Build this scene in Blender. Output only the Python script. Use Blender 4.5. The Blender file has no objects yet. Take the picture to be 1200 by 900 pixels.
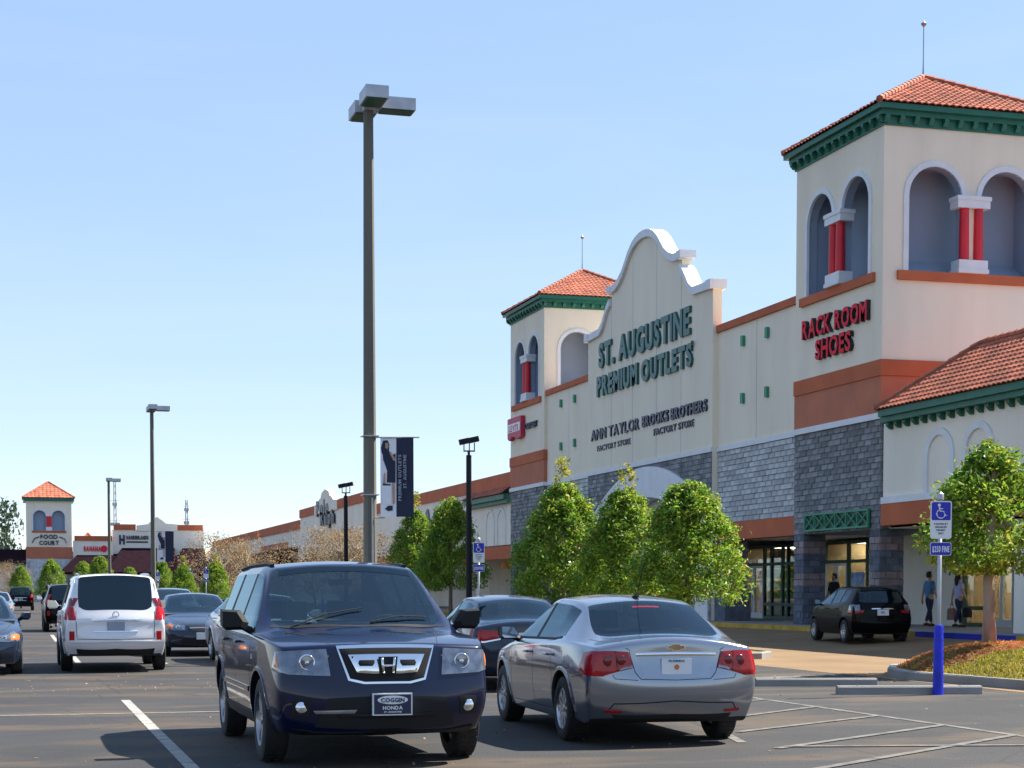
import bpy, bmesh, math, random
from mathutils import Vector, Matrix
from mathutils.bvhtree import BVHTree
R=math.radians; PI=math.pi
random.seed(7)
SC=bpy.context.scene; C=SC.collection
# axes: X = distance from the camera's line towards the shops, Y = along the shop front, Z up; the camera stands at the origin
# ---------------------------------------------------------------- camera
cam=bpy.data.cameras.new('camera'); camo=bpy.data.objects.new('camera',cam); C.objects.link(camo); SC.camera=camo
camo.location=(0,0,1.5); camo.rotation_euler=(R(87),0,-R(16.05))
cam.lens=60.39; cam.sensor_width=36; cam.shift_y=.28958; cam.clip_start=.2; cam.clip_end=9000
# ---------------------------------------------------------------- sky and sun
SUN=Vector((.86,.10,1.0)).normalized()
elev=math.asin(SUN.z); azim=math.atan2(SUN.x,SUN.y)
W=bpy.data.worlds.new('World'); SC.world=W; W.use_nodes=True
nt=W.node_tree; bg=nt.nodes['Background']
sky=nt.nodes.new('ShaderNodeTexSky'); sky.sky_type='NISHITA'; sky.sun_disc=False
sky.sun_elevation=elev; sky.sun_rotation=azim; sky.air_density=.7; sky.dust_density=0; sky.ozone_density=3.0; sky.altitude=0
gm=nt.nodes.new('ShaderNodeGamma'); gm.inputs[1].default_value=.32; nt.links.new(sky.outputs[0],gm.inputs[0]); hs=nt.nodes.new('ShaderNodeHueSaturation'); hs.inputs['Saturation'].default_value=1.8; hs.inputs['Hue'].default_value=.510; nt.links.new(gm.outputs[0],hs.inputs['Color']); nt.links.new(hs.outputs[0],bg.inputs[0])   # evens the sky's range, as the photograph's tone mapping does
tcw=nt.nodes.new('ShaderNodeTexCoord'); mpw=nt.nodes.new('ShaderNodeMapping'); mpw.inputs['Scale'].default_value=(1.2,2.6,7); mpw.inputs['Rotation'].default_value=(.15,.1,.4); nt.links.new(tcw.outputs['Generated'],mpw.inputs[0])
cn=nt.nodes.new('ShaderNodeTexNoise'); cn.inputs['Scale'].default_value=1.6; cn.inputs['Detail'].default_value=8; cn.inputs['Roughness'].default_value=.62; cn.inputs['Distortion'].default_value=.6; nt.links.new(mpw.outputs[0],cn.inputs['Vector'])
cr_=nt.nodes.new('ShaderNodeMapRange'); cr_.inputs[1].default_value=.46; cr_.inputs[2].default_value=.80; cr_.inputs[4].default_value=.1; nt.links.new(cn.outputs[0],cr_.inputs[0])
cx=nt.nodes.new('ShaderNodeMixRGB'); nt.links.new(cr_.outputs[0],cx.inputs[0]); nt.links.new(hs.outputs[0],cx.inputs[1]); cx.inputs[2].default_value=(1.75,1.85,1.95,1); nt.links.new(cx.outputs[0],bg.inputs[0])   # faint high cloud
bg.inputs[1].default_value=.15
sl=bpy.data.lights.new('sun','SUN'); sl.energy=3.0; sl.angle=R(.5); sl.color=(1,.93,.82)
so=bpy.data.objects.new('sun',sl); C.objects.link(so); so.rotation_euler=(-SUN).to_track_quat('-Z','Y').to_euler(); so.location=(60,10,60)
vs=SC.view_settings; vs.view_transform='Standard'; vs.look='None'; vs.exposure=2.12; vs.gamma=1; vs.use_curve_mapping=False
# ---------------------------------------------------------------- materials
MATS={}
def mat(name,col,rough=.7,var=.12,scale=3,bump=0,bscale=40,metal=0,spec=.5,col2=None,coat=0,streak=0,detail=5,leaf=0,island=0,emit=None):
    m=bpy.data.materials.new(name); m.use_nodes=True; n=m.node_tree; b=n.nodes['Principled BSDF']
    b.inputs['Roughness'].default_value=rough; b.inputs['Metallic'].default_value=metal
    b.inputs['Specular IOR Level'].default_value=spec
    if coat: b.inputs['Coat Weight'].default_value=coat; b.inputs['Coat Roughness'].default_value=.03
    tc=n.nodes.new('ShaderNodeTexCoord')
    nz=n.nodes.new('ShaderNodeTexNoise'); nz.inputs['Scale'].default_value=scale; nz.inputs['Detail'].default_value=detail
    if streak:
        mp=n.nodes.new('ShaderNodeMapping'); mp.inputs['Scale'].default_value=(1,1,streak); n.links.new(tc.outputs['Object'],mp.inputs[0]); n.links.new(mp.outputs[0],nz.inputs['Vector'])
    else: n.links.new(tc.outputs['Object'],nz.inputs['Vector'])
    cr=n.nodes.new('ShaderNodeValToRGB'); cr.color_ramp.elements[0].position=.3; cr.color_ramp.elements[1].position=.7
    c2=col2 or tuple(min(1,c*(1+var)) for c in col); c1=col if col2 else tuple(c*(1-var) for c in col)
    cr.color_ramp.elements[0].color=(*c1,1); cr.color_ramp.elements[1].color=(*c2,1)
    n.links.new(nz.outputs[0],cr.inputs[0]); out=cr.outputs[0]
    if island:
        g=n.nodes.new('ShaderNodeNewGeometry'); hs=n.nodes.new('ShaderNodeHueSaturation')
        oi=n.nodes.new('ShaderNodeObjectInfo'); ad=n.nodes.new('ShaderNodeMath'); ad.operation='ADD'; fc=n.nodes.new('ShaderNodeMath'); fc.operation='FRACT'; n.links.new(oi.outputs['Random'],ad.inputs[0]); n.links.new(g.outputs['Random Per Island'],ad.inputs[1]); n.links.new(ad.outputs[0],fc.inputs[0]); mr=n.nodes.new('ShaderNodeMapRange'); mr.inputs[3].default_value=1-island; mr.inputs[4].default_value=1+island
        n.links.new(fc.outputs[0],mr.inputs[0]); n.links.new(mr.outputs[0],hs.inputs['Value']); n.links.new(out,hs.inputs['Color']); out=hs.outputs[0]
    n.links.new(out,b.inputs['Base Color'])
    if bump:
        bn=n.nodes.new('ShaderNodeTexNoise'); bn.inputs['Scale'].default_value=bscale; bn.inputs['Detail'].default_value=4
        n.links.new(tc.outputs['Object'],bn.inputs['Vector'])
        bp=n.nodes.new('ShaderNodeBump'); bp.inputs['Strength'].default_value=bump; bp.inputs['Distance'].default_value=.02
        n.links.new(bn.outputs[0],bp.inputs['Height']); n.links.new(bp.outputs[0],b.inputs['Normal'])
    if emit: b.inputs['Emission Color'].default_value=(*emit[0],1); b.inputs['Emission Strength'].default_value=emit[1]
    if leaf:
        tr=n.nodes.new('ShaderNodeBsdfTranslucent'); mx=n.nodes.new('ShaderNodeMixShader'); mx.inputs[0].default_value=leaf
        n.links.new(out,tr.inputs[0]); n.links.new(b.outputs[0],mx.inputs[1]); n.links.new(tr.outputs[0],mx.inputs[2]); n.links.new(mx.outputs[0],n.nodes['Material Output'].inputs[0])
    MATS[name]=m; return m
def glassmat(name,tint,alpha,rough=.01,ior=1.75):
    # tinted pane: sharp fresnel reflection over a tinted see-through layer
    m=bpy.data.materials.new(name); m.use_nodes=True; n=m.node_tree; n.nodes.remove(n.nodes['Principled BSDF'])
    gl=n.nodes.new('ShaderNodeBsdfGlossy'); gl.inputs['Color'].default_value=(.62,.82,.92,1); gl.inputs['Roughness'].default_value=rough
    tp=n.nodes.new('ShaderNodeBsdfTransparent'); tp.inputs[0].default_value=(*[alpha*c for c in tint],1)
    df=n.nodes.new('ShaderNodeBsdfDiffuse'); df.inputs[0].default_value=(*[.012*c for c in tint],1)
    m1=n.nodes.new('ShaderNodeMixShader'); m1.inputs[0].default_value=.85; n.links.new(df.outputs[0],m1.inputs[1]); n.links.new(tp.outputs[0],m1.inputs[2])
    fr=n.nodes.new('ShaderNodeFresnel'); ge=n.nodes.new('ShaderNodeNewGeometry'); mi=n.nodes.new('ShaderNodeMapRange'); mi.inputs[3].default_value=ior; mi.inputs[4].default_value=1/ior; n.links.new(ge.outputs['Backfacing'],mi.inputs[0]); n.links.new(mi.outputs[0],fr.inputs[0])   # thin pane: same reflection from both sides
    nz=n.nodes.new('ShaderNodeTexNoise'); nz.inputs['Scale'].default_value=1.2; tc=n.nodes.new('ShaderNodeTexCoord'); n.links.new(tc.outputs['Object'],nz.inputs['Vector'])
    bp=n.nodes.new('ShaderNodeBump'); bp.inputs['Strength'].default_value=.04; bp.inputs['Distance'].default_value=.05; n.links.new(nz.outputs[0],bp.inputs['Height'])
    n.links.new(bp.outputs[0],gl.inputs['Normal']); n.links.new(bp.outputs[0],fr.inputs['Normal'])
    mx=n.nodes.new('ShaderNodeMixShader'); n.links.new(fr.outputs[0],mx.inputs[0]); n.links.new(m1.outputs[0],mx.inputs[1]); n.links.new(gl.outputs[0],mx.inputs[2])
    n.links.new(mx.outputs[0],n.nodes['Material Output'].inputs[0]); MATS[name]=m; return m
M=MATS
mat('stucco',(.83,.735,.585),.9,.06,.7,.5,45,streak=.35)
mat('stucco_pale',(.82,.75,.64),.9,.06,.7,.45,45,streak=.35)
for nm in('stucco','stucco_pale'):      # sparse rain streaks, stretched downwards
    n=M[nm].node_tree; b=n.nodes['Principled BSDF']; src=b.inputs['Base Color'].links[0].from_socket; tc=[x for x in n.nodes if x.type=='TEX_COORD'][0]
    mp=n.nodes.new('ShaderNodeMapping'); mp.inputs['Scale'].default_value=(1.6,1.6,.07); n.links.new(tc.outputs['Object'],mp.inputs[0])
    z=n.nodes.new('ShaderNodeTexNoise'); z.inputs['Scale'].default_value=1.8; hs.inputs['Hue'].default_value=.510; z.inputs['Detail'].default_value=4; n.links.new(mp.outputs[0],z.inputs['Vector'])
    r=n.nodes.new('ShaderNodeMapRange'); r.inputs[1].default_value=.57; r.inputs[2].default_value=.75; r.inputs[4].default_value=.11; n.links.new(z.outputs[0],r.inputs[0])
    x=n.nodes.new('ShaderNodeMixRGB'); x.inputs[2].default_value=(.42,.36,.29,1); n.links.new(r.outputs[0],x.inputs[0]); n.links.new(src,x.inputs[1]); n.links.new(x.outputs[0],b.inputs['Base Color'])
mat('white_trim',(.70,.71,.73),.6,.06,2)
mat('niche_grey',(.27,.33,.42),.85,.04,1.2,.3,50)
mat('stone_dark',(.215,.22,.232),.9,.4,2.5,1,25,island=.34)
mat('stone_mid',(.47,.48,.49),.85,.3,2.5,.9,25,island=.22)
mat('mortar',(.21,.225,.25),.95,.15,6)
mat('block_pink',(.25,.195,.20),.9,.2,3,.6,25,island=.18)
mat('block_grey',(.105,.12,.155),.9,.25,3,.6,25,island=.2)
mat('terracotta_band',(.47,.115,.042),.8,.12,.8,.2,50)
mat('terracotta_panel',(.47,.155,.085),.85,.12,.8,.25,50)
mat('trim_green',(.012,.13,.085),.5,.15,2)
mat('lattice_green',(.03,.24,.13),.5,.1,2)
mat('column_red',(.60,.008,.022),.45,.1,2)
mat('roof_tile',(.36,.105,.055),.8,.3,1.5,.2,40,island=.22)
mat('roof_dark',(.018,.009,.013),1,.2,2,.2,30,island=.2,spec=.02)
mat('black',(.012,.012,.014),.5,.1)
mat('black_trim',(.012,.012,.013),.6,.1,spec=.25)
mat('steel',(.35,.36,.38),.35,.1,4,metal=.9)
mat('galv',(.42,.43,.45),.45,.12,4,metal=.6)
mat('concrete',(.24,.23,.21),.9,.18,1.5,.35,40)
mat('concrete_pole',(.135,.13,.105),.85,.15,1.2,.25,40,streak=.2)
mat('kerb_yellow',(.45,.28,.03),.8,.25,3,.3)
mat('kerb_blue',(.012,.02,.32),.7,.2,3,.2)
mat('paint_white_line',(.40,.38,.34),.8,.35,5,col2=(.17,.165,.15))
mat('paint_worn_line',(.17,.165,.15),.85,.4,5,col2=(.06,.058,.055))
mat('sign_blue',(.006,.012,.40),.4,.05)
mat('post_blue',(.004,.02,.50),.5,.3,5,.2,30)
mat('sign_white',(.72,.73,.74),.4,.03)
mat('letter_green',(.005,.09,.075),.4,.1)
mat('letter_navy',(.010,.014,.045),.4,.1)
mat('letter_red',(.75,.035,.06),.75,.06,spec=.2)
mat('letter_side',(.012,.010,.014),.5,.1)
mat('sign_red',(.50,.015,.06),.5,.1)
mat('bark',(.17,.13,.095),.95,.35,6,.8,20,streak=.3)
mat('bark_pale',(.30,.25,.19),.95,.3,6,.6,20,streak=.3)
mat('leaf_green',(.085,.21,.02),.5,.3,1.1,leaf=.5,island=.5,col2=(.25,.38,.035))
mat('leaf_yellow',(.24,.28,.025),.55,.3,1.1,leaf=.45,island=.45,col2=(.46,.40,.05))
mat('leaf_tan',(.24,.155,.075),.7,.3,1.1,leaf=.35,island=.5,col2=(.35,.25,.13))
mat('grass',(.25,.24,.03),.9,.3,2.5,leaf=.3,island=.4,col2=(.42,.34,.05))
mat('mulch',(.60,.095,.012),.95,.4,6,.9,30,col2=(.40,.055,.01),island=.35)
mat('soil',(.16,.12,.025),.95,.4,5,.9,30)
mat('rubber',(.014,.014,.015),.75,.2,8,.2,80)
mat('rim_silver',(.50,.51,.53),.28,.08,6,metal=.9)
mat('rim_grey',(.36,.37,.39),.3,.08,6,metal=.85)
mat('chrome',(.75,.76,.78),.08,.03,6,metal=1)
mat('lamp_clear',(.15,.17,.21),.1,.35,14,metal=.6,coat=1)
mat('lamp_bulb',(.75,.77,.8),.05,.1,12,metal=.9,coat=1)
mat('lamp_red',(.36,.002,.006),.2,.25,30,coat=.5,spec=.3)
mat('lamp_red_deep',(.15,.0015,.005),.15,.15,30,coat=.5)
mat('lamp_amber',(.62,.15,.01),.15,.15,30,coat=1)
mat('under',(.010,.010,.011),.9,.1)
mat('cabin',(.06,.06,.062),.8,.2,3)
mat('cabin_tan',(.16,.14,.115),.8,.2,3)
mat('skin',(.45,.26,.18),.55,.08,6); mat('skin_dark',(.13,.065,.04),.55,.08,6)
mat('hair_dark',(.018,.012,.010),.6,.3,20)
mat('cloth_black',(.014,.014,.018),.9,.2,6); mat('cloth_navy',(.016,.022,.06),.9,.2,6); mat('cloth_lavender',(.42,.42,.66),.9,.1,6)
mat('cloth_blue',(.09,.20,.38),.9,.15,6); mat('cloth_pink',(.55,.13,.13),.9,.15,6); mat('cloth_white',(.66,.66,.68),.9,.08,6); mat('cloth_tan',(.24,.12,.09),.9,.15,6)
mat('display_orange',(.62,.16,.03),.7,.3,3,col2=(.60,.33,.08)); mat('display_gold',(.50,.31,.12),.7,.35,2.5,col2=(.26,.15,.07)); mat('poster_blue',(.07,.18,.45),.5,.4,4,col2=(.42,.52,.66))
mat('banner_white',(.74,.74,.77),.7,.03); mat('banner_navy',(.010,.015,.045),.7,.1); mat('print_grey',(.28,.31,.38),.7,.1)
mat('frame_white',(.50,.54,.57),.4,.06); mat('frame_green',(.010,.065,.045),.45,.1)
def paint(name,col,metal=.35,rough=.22,var=.04,spec=.5,coat=1): return mat(name,col,rough,var,300,metal=metal,coat=coat,detail=1,spec=spec)
paint('paint_blue',(.002,.0055,.030),.0,.3,spec=.12,coat=.8); paint('paint_silver',(.27,.30,.35),.8,.18); paint('paint_white',(.70,.70,.72),.05,.3)
paint('paint_black',(.003,.003,.004),0,.25,spec=.06,coat=.18); paint('paint_slate',(.012,.022,.045),.1,.25,spec=.2,coat=.8); paint('paint_grey',(.13,.15,.17),.6,.28); paint('paint_lightsilver',(.45,.48,.53),.7,.28)
glassmat('glass_tint',(.55,.62,.66),.34,ior=1.6); glassmat('glass_clear',(.66,.95,.97),.86,ior=1.85); glassmat('glass_dark',(.45,.5,.55),.12); glassmat('glass_shop',(.85,.95,.92),.85)
# ---------------------------------------------------------------- mesh building
def wloc(o):
    v=Vector((0,0,0))
    while o: v+=o.location; o=o.parent
    return v
def obj(name,me,parent=None,**pr):
    o=bpy.data.objects.new(name,me); C.objects.link(o)
    if parent: o.parent=parent
    for k,v in pr.items():
        if v: o[k]=v
    return o
def thing(name,loc,label,cat,group=None,rz=0):
    o=bpy.data.objects.new(name,None); C.objects.link(o); o.location=loc; o.rotation_euler=(0,0,rz); o.empty_display_size=.2
    o['label']=label; o['category']=cat
    if group: o['group']=group
    return o
def tag(o,label,cat,group=None):
    o['label']=label; o['category']=cat
    if group: o['group']=group
    return o
class MB:
    def __init__(s): s.v=[]; s.f=[]; s.m=[]; s.cm=0
    def quad(s,*p):
        i=len(s.v); s.v+= [tuple(q) for q in p]; s.f.append(tuple(range(i,i+len(p)))); s.m.append(s.cm); return s
    def box(s,x0,x1,y0,y1,z0,z1,faces='xXyYzZ'):
        i=len(s.v); s.v+=[(x0,y0,z0),(x1,y0,z0),(x1,y1,z0),(x0,y1,z0),(x0,y0,z1),(x1,y0,z1),(x1,y1,z1),(x0,y1,z1)]
        F={'z':(0,3,2,1),'Z':(4,5,6,7),'y':(0,1,5,4),'Y':(2,3,7,6),'x':(3,0,4,7),'X':(1,2,6,5)}
        for k in faces: s.f.append(tuple(i+a for a in F[k])); s.m.append(s.cm)
        return s
    def obox(s,c,ax,ay,az,hx,hy,hz):
        c=Vector(c); ax=Vector(ax).normalized(); ay=Vector(ay).normalized(); az=Vector(az).normalized(); i=len(s.v)
        for dz in(-1,1):
            for dx,dy in((-1,-1),(1,-1),(1,1),(-1,1)): s.v.append(tuple(c+ax*hx*dx+ay*hy*dy+az*hz*dz))
        for f in((0,3,2,1),(4,5,6,7),(0,1,5,4),(2,3,7,6),(3,0,4,7),(1,2,6,5)): s.f.append(tuple(i+a for a in f)); s.m.append(s.cm)
        return s
    def tube(s,pts,rad,n=8,cap=True):
        pts=[Vector(p) for p in pts]; rad=rad if isinstance(rad,(list,tuple)) else [rad]*len(pts); i0=len(s.v)
        for k,p in enumerate(pts):
            d=(pts[min(k+1,len(pts)-1)]-pts[max(k-1,0)]).normalized(); a=d.orthogonal().normalized() if abs(d.z)<.9 else Vector((1,0,0))
            a=(a-d*a.dot(d)).normalized(); b=d.cross(a)
            for j in range(n): t=2*PI*j/n; s.v.append(tuple(p+(a*math.cos(t)+b*math.sin(t))*rad[k]))
        for k in range(len(pts)-1):
            for j in range(n): s.f.append((i0+k*n+j,i0+k*n+(j+1)%n,i0+(k+1)*n+(j+1)%n,i0+(k+1)*n+j)); s.m.append(s.cm)
        if cap:
            s.f.append(tuple(i0+j for j in reversed(range(n)))); s.m.append(s.cm); s.f.append(tuple(i0+(len(pts)-1)*n+j for j in range(n))); s.m.append(s.cm)
        return s
    def lathe(s,prof,n=24,c=(0,0,0),axis='z',closed=False):
        i0=len(s.v); c=Vector(c)
        for r,h in prof:
            for j in range(n):
                t=2*PI*j/n; a,b=r*math.cos(t),r*math.sin(t)
                s.v.append(tuple(c+(Vector((a,b,h)) if axis=='z' else Vector((h,a,b)) if axis=='x' else Vector((b,h,a)))))
        K=len(prof)
        for k in range(K if closed else K-1):
            for j in range(n): k2=(k+1)%K; s.f.append((i0+k*n+j,i0+k*n+(j+1)%n,i0+k2*n+(j+1)%n,i0+k2*n+j)); s.m.append(s.cm)
        return s
    def prism(s,poly,o,r,u,n,d):
        # polygon in the plane (o; r,u), pushed out along n by d
        o=Vector(o); r=Vector(r); u=Vector(u); n=Vector(n); i=len(s.v); k=len(poly)
        for q in(0,d): s.v+=[tuple(o+r*a+u*b+n*q) for a,b in poly]
        s.f.append(tuple(i+j for j in reversed(range(k)))); s.f.append(tuple(i+k+j for j in range(k))); s.m+=[s.cm]*2
        for j in range(k): s.f.append((i+j,i+(j+1)%k,i+k+(j+1)%k,i+k+j)); s.m.append(s.cm)
        return s
    def build(s,name,mats,parent=None,smooth=False,local=False,recalc=True,**pr):
        me=bpy.data.meshes.new(name); off=Vector((0,0,0)) if (local or not parent) else wloc(parent)
        me.from_pydata([tuple(Vector(v)-off) for v in s.v],[],s.f)
        mats=mats if isinstance(mats,(list,tuple)) else [mats]
        for m in mats: me.materials.append(M[m])
        me.polygons.foreach_set('material_index',s.m)
        if recalc:
            bm=bmesh.new(); bm.from_mesh(me); bmesh.ops.recalc_face_normals(bm,faces=bm.faces); bm.to_mesh(me); bm.free()
        if smooth: me.polygons.foreach_set('use_smooth',[True]*len(me.polygons))
        me.update(); return obj(name,me,parent,**pr)
def autosmooth(o,deg=35):
    me=o.data; me.polygons.foreach_set('use_smooth',[True]*len(me.polygons))
    bm=bmesh.new(); bm.from_mesh(me)
    for e in bm.edges: e.smooth= len(e.link_faces)==2 and e.calc_face_angle(0)<R(deg)
    bm.to_mesh(me); bm.free()
def evalmesh(o):
    dg=bpy.context.evaluated_depsgraph_get(); return bpy.data.meshes.new_from_object(o.evaluated_get(dg))
def copy_tree(o,parent=None,**kw):
    c=o.copy(); C.objects.link(c)
    if parent: c.parent=parent
    for k,v in kw.items():
        if k=='loc': c.location=v
        elif k=='rz': c.rotation_euler=(0,0,v)
        elif k=='sc': c.scale=v
        else: c[k]=v
    for ch in list(o.children): copy_tree(ch,c)
    return c
# ---------------------------------------------------------------- lettering
GLY={}
def glyph(ch,bold):
    if (ch,bold) in GLY: return GLY[ch,bold]
    cu=bpy.data.curves.new('g','FONT'); cu.body=ch; cu.extrude=.5; cu.offset=bold; cu.resolution_u=3
    o=bpy.data.objects.new('g',cu); C.objects.link(o); bpy.context.view_layer.update(); me=evalmesh(o); bpy.data.objects.remove(o); bpy.data.curves.remove(cu)
    xs=[v.co.x for v in me.vertices]; ys=[v.co.y for v in me.vertices]
    GLY[ch,bold]=([tuple(v.co) for v in me.vertices],[tuple(p.vertices) for p in me.polygons],[abs(p.normal.z)>.7 for p in me.polygons],(min(xs),max(xs),min(ys),max(ys)) if xs else (0,.3,0,.7)); bpy.data.meshes.remove(me)
    return GLY[ch,bold]
def letters(text,o,r,u,n,width,height,depth,mats,parent,bold=.02,name='letter',joined=False,gap=.10,local=False):
    """text filling width x height in plane (o;r,u); o = lower left; each letter a mesh"""
    o=Vector(o); r=Vector(r); u=Vector(u); n=Vector(n); cur=0; lay=[]
    for ch in text:
        if ch==' ': cur+=.32; continue
        g=glyph(ch,bold); x0,x1,y0,y1=g[3]; lay.append((g,cur-x0)); cur+=x1-x0+gap
    cur-=gap; H=.73 if any(c.isupper() or c.isdigit() for c in text) else .55
    sx=width/cur; sz=height/H; mb=MB()
    for g,x in lay:
        b=len(mb.v); mb.v+=[tuple(o+r*((vx+x)*sx)+u*(vy*sz)+n*((vz+.5)*depth)) for vx,vy,vz in g[0]]
        for f,fr in zip(g[1],g[2]): mb.f.append(tuple(i+b for i in f)); mb.m.append(0 if fr else 1)
        if not joined: mb.build(name,mats,parent,recalc=False,local=local); mb=MB()
    if joined: return mb.build(name,mats,parent,recalc=False,local=local)
LEFT=((0,-1,0),(0,0,1),(-1,0,0))    # lettering on a wall that faces the car park (-X)
NEAR=((1,0,0),(0,0,1),(0,-1,0))     # lettering on a wall that faces the camera (-Y)
# ================================================================ SETTING
def zg(p):
    if p<19.5: return 0
    if p<23.9: return .22*(p-19.5)/4.4
    return .22
def groundmat():
    m=mat('asphalt',(.019,.019,.0205),.85,.35,.35,.5,55); n=m.node_tree; b=n.nodes['Principled BSDF']; tc=[x for x in n.nodes if x.type=='TEX_COORD'][0]
    cr=[x for x in n.nodes if x.type=='VALTORGB'][0]
    def noise(sc,scale=(1,1,1),lo=.45,hi=.6):
        mp=n.nodes.new('ShaderNodeMapping'); mp.inputs['Scale'].default_value=scale; n.links.new(tc.outputs['Object'],mp.inputs[0])
        z=n.nodes.new('ShaderNodeTexNoise'); z.inputs['Scale'].default_value=sc; z.inputs['Detail'].default_value=6; n.links.new(mp.outputs[0],z.inputs['Vector'])
        r=n.nodes.new('ShaderNodeMapRange'); r.inputs[1].default_value=lo; r.inputs[2].default_value=hi; n.links.new(z.outputs[0],r.inputs[0]); return r.outputs[0]
    def mix(a,fac,col,k):
        x=n.nodes.new('ShaderNodeMixRGB'); mu=n.nodes.new('ShaderNodeMath'); mu.operation='MULTIPLY'; mu.inputs[1].default_value=k
        n.links.new(fac,mu.inputs[0]); n.links.new(mu.outputs[0],x.inputs[0]); n.links.new(a,x.inputs[1]); x.inputs[2].default_value=(*col,1); return x.outputs[0]
    c=cr.outputs[0]
    c=mix(c,noise(.5,(.6,1.6,1),.5,.62),(.085,.055,.03),.65)     # leaf dust and dried mud washed along the lanes
    c=mix(c,noise(1.4,(1,1,1),.56,.64),(.022,.022,.022),.7)       # oil spots
    c=mix(c,noise(60,(1,1,1),.52,.7),(.085,.082,.078),.4)         # aggregate
    vo=n.nodes.new('ShaderNodeTexVoronoi'); vo.feature='DISTANCE_TO_EDGE'; vo.inputs['Scale'].default_value=.3
    nz=n.nodes.new('ShaderNodeTexNoise'); nz.inputs['Scale'].default_value=1.5; ad=n.nodes.new('ShaderNodeMixRGB'); ad.inputs[0].default_value=.12
    n.links.new(tc.outputs['Object'],nz.inputs['Vector']); n.links.new(tc.outputs['Object'],ad.inputs[1]); n.links.new(nz.outputs['Color'],ad.inputs[2]); n.links.new(ad.outputs[0],vo.inputs['Vector'])
    r=n.nodes.new('ShaderNodeMapRange'); r.inputs[1].default_value=.007; r.inputs[2].default_value=0; n.links.new(vo.outputs[0],r.inputs[0])
    c=mix(c,r.outputs[0],(.012,.012,.012),.8)                      # cracks
    n.links.new(c,b.inputs['Base Color'])
groundmat()
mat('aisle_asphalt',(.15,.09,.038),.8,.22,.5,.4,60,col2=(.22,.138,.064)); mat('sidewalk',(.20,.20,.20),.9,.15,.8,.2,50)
mat('field',(.07,.08,.03),.95,.3,.05)
def strip(name,ps,us,dz,m,kind='structure',zf=zg):
    mb=MB(); 
    for i in range(len(ps)-1):
        for j in range(len(us)-1): mb.quad(*[(p,u,zf(p)+dz) for p,u in((ps[i],us[j]),(ps[i+1],us[j]),(ps[i+1],us[j+1]),(ps[i],us[j+1]))])
    o=mb.build(name,m,recalc=False); o['kind']=kind; return o
PS=[-4000,-600,-60,-5,0,3.9,5,6.2,12,19.5,21,22.5,23.9,60,600,4000]
strip('ground',PS,[-4000,-400,-40,0,20,40,60,100,200,400,1000,5000],0,'asphalt')
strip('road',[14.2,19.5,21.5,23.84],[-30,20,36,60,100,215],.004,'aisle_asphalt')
# sidewalk with kerb: the kerb is painted yellow, with one blue stretch
mb=MB(); mb.box(24.06,40,10,225,.10,.37,'xYyZ'); sw=mb.build('sidewalk','sidewalk'); sw['kind']='structure'
mb=MB(); mats=['kerb_yellow','kerb_blue']
for y0,y1,c in((10,37.6,0),(37.603,42.6,1),(42.603,120,0)):
    mb.cm=c; y=y0
    while y<y1-.01:
        ye=min(y+3.0,y1); mb.box(23.86,24.055,y+.008,ye-.004,.05,.367); y=ye
kb=mb.build('kerb',mats); kb['kind']='structure'
# painted lines (p,u) -> (p,u), each a thin sheet 4 mm above the asphalt
mb=MB()
def line(a,b,w,dz=.005,n=8):
    a=Vector(a);b=Vector(b);d=(b-a).normalized();q=Vector((-d.y,d.x))*w/2
    for i in range(n):
        s,e=a+(b-a)*i/n,a+(b-a)*(i+1)/n
        mb.quad(*[(t.x,t.y,zg(t.x)+dz) for t in(s-q,e-q,e+q,s+q)])
line((1.40,11.5),(1.40,24.0),.12); line((1.2,36),(1.2,44),.12); line((1.1,52),(1.1,60),.12)
line((-6,21.4),(4.5,21.4),.07); line((2.9,35.6),(2.9,39.5),.1)
ml=mb.build('parking_line','paint_white_line',recalc=False); ml['kind']='structure'; mb=MB()
line((9.95,12.5),(9.85,23.5),.10,.005,4); line((9.9,17.0),(6.9,14.9),.10,.009); line((9.9,18.5),(7.3,16.75),.10,.009); line((9.95,20.2),(8.2,18.8),.10,.009); line((9.9,21.7),(8.2,20.5),.1,.009); line((9.9,15.6),(6.3,13.0),.1,.009)
line((6.85,15.6),(7.1,16.6),.10,.005,2); line((7.05,15.05),(10.9,14.2),.09,.012)
for u in(27.3,30.0): line((9.9,u),(14,u-.4),.1)
line((9.5,26.6),(14.0,27.6),.35); line((9.9,29.5),(12.6,30.0),.25)
ml=mb.build('parking_line','paint_worn_line',recalc=False); ml['kind']='structure'
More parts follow.
